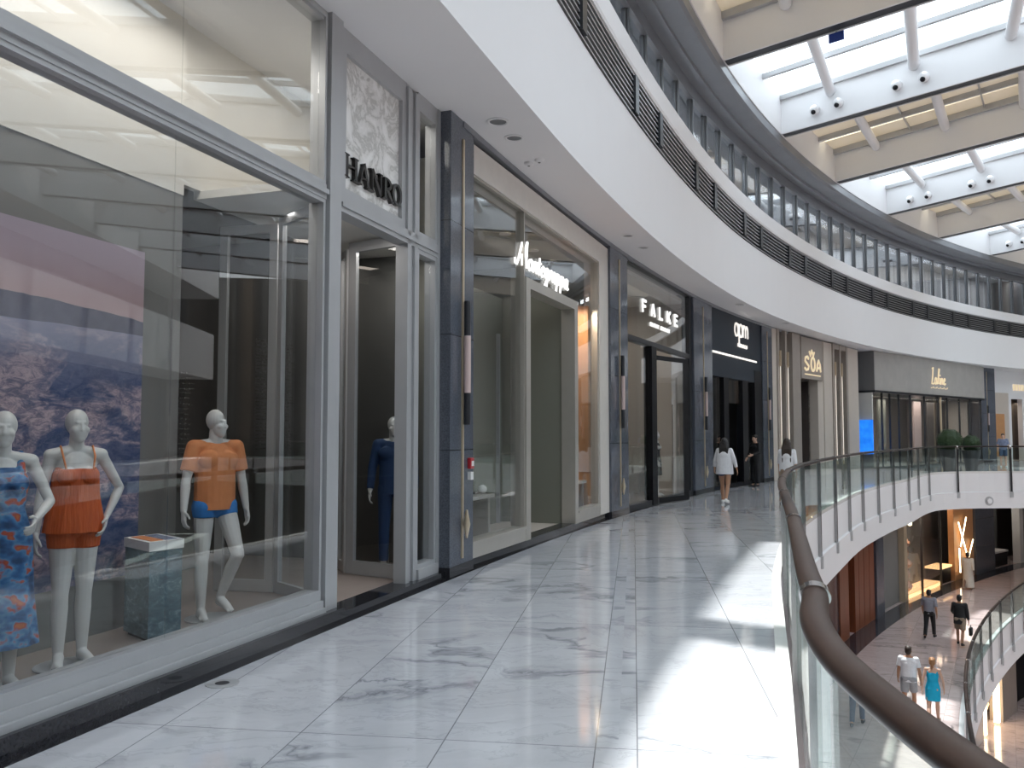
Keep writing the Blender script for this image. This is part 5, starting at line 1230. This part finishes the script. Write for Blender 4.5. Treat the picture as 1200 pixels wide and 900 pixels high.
tee(P, 'grey_shirt', a, .90, .95, 1.15, .011, 'shirt'); legwear(P, 'black_cloth', a, 1.93, 1.0, 1.1, .011, 'trousers'); shoes(P, 'black_cloth', a); hair(P, 'hair_black', a)
loc = Vector((15.60,30.15,HL)); P = Pose(1.76, False, STEP2, [(-8,12,4,6),(20,12,60,0)])
a = figure('person', P, loc, along(15.6,30.1), 'skin_tan', .01, 'man in black jacket and tan shorts carrying a dark bag, lower floor', 'person')
tee(P, 'black_cloth', a, .76, 1.9, 1.2, .011, 'jacket'); legwear(P, 'tan_cloth', a, .85, 1.0, 1.14, .011, 'shorts'); shoes(P, 'black_cloth', a); hair(P, 'hair_black', a)
# the bag in his left hand
Rz = Matrix.Rotation(a.rotation_euler.z, 3, 'Z'); hp = Vector(loc)+Rz@(P.wri[0]+P.hdir[0].normalized()*.13+Vector((-.05,0,-.03)))
t = empty('hand_bag', hp+Vector((0,0,-.36)), label='small dark bag held by the man in black jacket', category='bag')
mb = MB(); mb.box(-.14,.14,-.05,.05,-.34,-.08,lambda u,v,q: hp+Rz@Vector((v,u,q))); mb.build('bag_body', M['black_cloth'], t, bevel=.02)
mb = MB(); mb.tube([hp+Rz@Vector((0,x,q)) for x,q in ((-.09,-.08),(-.07,-.01),(0,.015),(.07,-.01),(.09,-.08))], .008, 8); mb.build('bag_handle', M['black'], t, smooth=True)
loc = Vector((21.6,40.85,HL)); P = Pose(1.76, False, STEP, ARM, slim=1.0)
a = figure('person', P, loc, along(21.6,40.8), 'skin_dark', .01, 'person in long cream robe on lower floor near the zigzag lights', 'person')
k=P.k; z=P.dz; tee(P, 'cream_robe', a, .9, 1.85, 1.3, .011, 'robe_top'); B=Blob(); B.rings([(0,0,1.2*k+z,.19*k,.14*k),(0,0,.8*k+z,.21*k,.17*k),(0,0,.10*k,.25*k,.24*k)],28,.02,8); B.skin('robe_skirt','cream_robe',a,.011,2); hair(P,'hair_black',a); shoes(P,'tan_cloth',a)
loc = Vector((8.72,22.0,HL)); P = Pose(1.72, False, STEP, ARM)
a = figure('person', P, loc, along(8.7,22), 'skin_tan', .01, 'dark haired person in grey top half hidden behind the handrail, lower floor', 'person')
tee(P, 'grey_linen', a, .9, .8, 1.15, .011, 'shirt'); legwear(P, 'denim', a, 1.9, 1.0, 1.1, .011, 'trousers'); shoes(P, 'black_cloth', a); hair(P, 'hair_black', a)
# far right
loc = Vector((25.6,44.6,0)); P = Pose(1.74, False, None, [(6,14,30,0),(4,12,20,4)])
a = figure('person', P, loc, dir_to(loc,(14,20,0)), 'skin_light', .011, 'person in blue grey clothes standing beside the far granite pier', 'person')
tee(P, 'blue_grey', a, .9, .9, 1.15, .012, 'shirt'); legwear(P, 'denim', a, .8, 1.0, 1.12, .012, 'shorts'); shoes(P, 'paper', a); hair(P, 'hair_brown', a)
# ------------------------------------------------------------------ daylight, sun and camera
w = bpy.data.worlds.new('sky'); SC.world = w; w.use_nodes = True
bg = w.node_tree.nodes['Background']; bg.inputs[0].default_value = (.90,.955,1.0,1); bg.inputs[1].default_value = SKY
sl = bpy.data.lights.new('sun','SUN'); sl.energy = SUN; sl.angle = math.radians(1.2); sl.color = (1,.96,.9)
so = bpy.data.objects.new('sun', sl); COL.objects.link(so); so.location = (0,10,30)
h = W.head(8.0); rt = Vector((math.cos(h),-math.sin(h),0)); fwd = Vector((math.sin(h),math.cos(h),0))
sd = rt*.158-fwd*.20+Vector((0,0,-1)); so.rotation_euler = sd.to_track_quat('-Z','Y').to_euler()
cam = bpy.data.cameras.new('camera'); cam.lens = 30.0; cam.sensor_width = 36; cam.clip_end = 300; cam.clip_start = .05
co = bpy.data.objects.new('camera', cam); co.location = (0,0,1.75); co.rotation_euler = (math.radians(90)+math.atan(58/1000),0,0); COL.objects.link(co); SC.camera = co
vs = SC.view_settings; vs.view_transform = 'Standard'; vs.look = 'None'; vs.gamma = 1; vs.use_curve_mapping = False; vs.exposure = EXPOSURE
cy = SC.cycles; cy.max_bounces = 14; cy.diffuse_bounces = 7; cy.glossy_bounces = 5; cy.transmission_bounces = 4; cy.transparent_max_bounces = 24
cy.caustics_reflective = False; cy.caustics_refractive = False; cy.sample_clamp_indirect = 6; cy.use_denoising = True
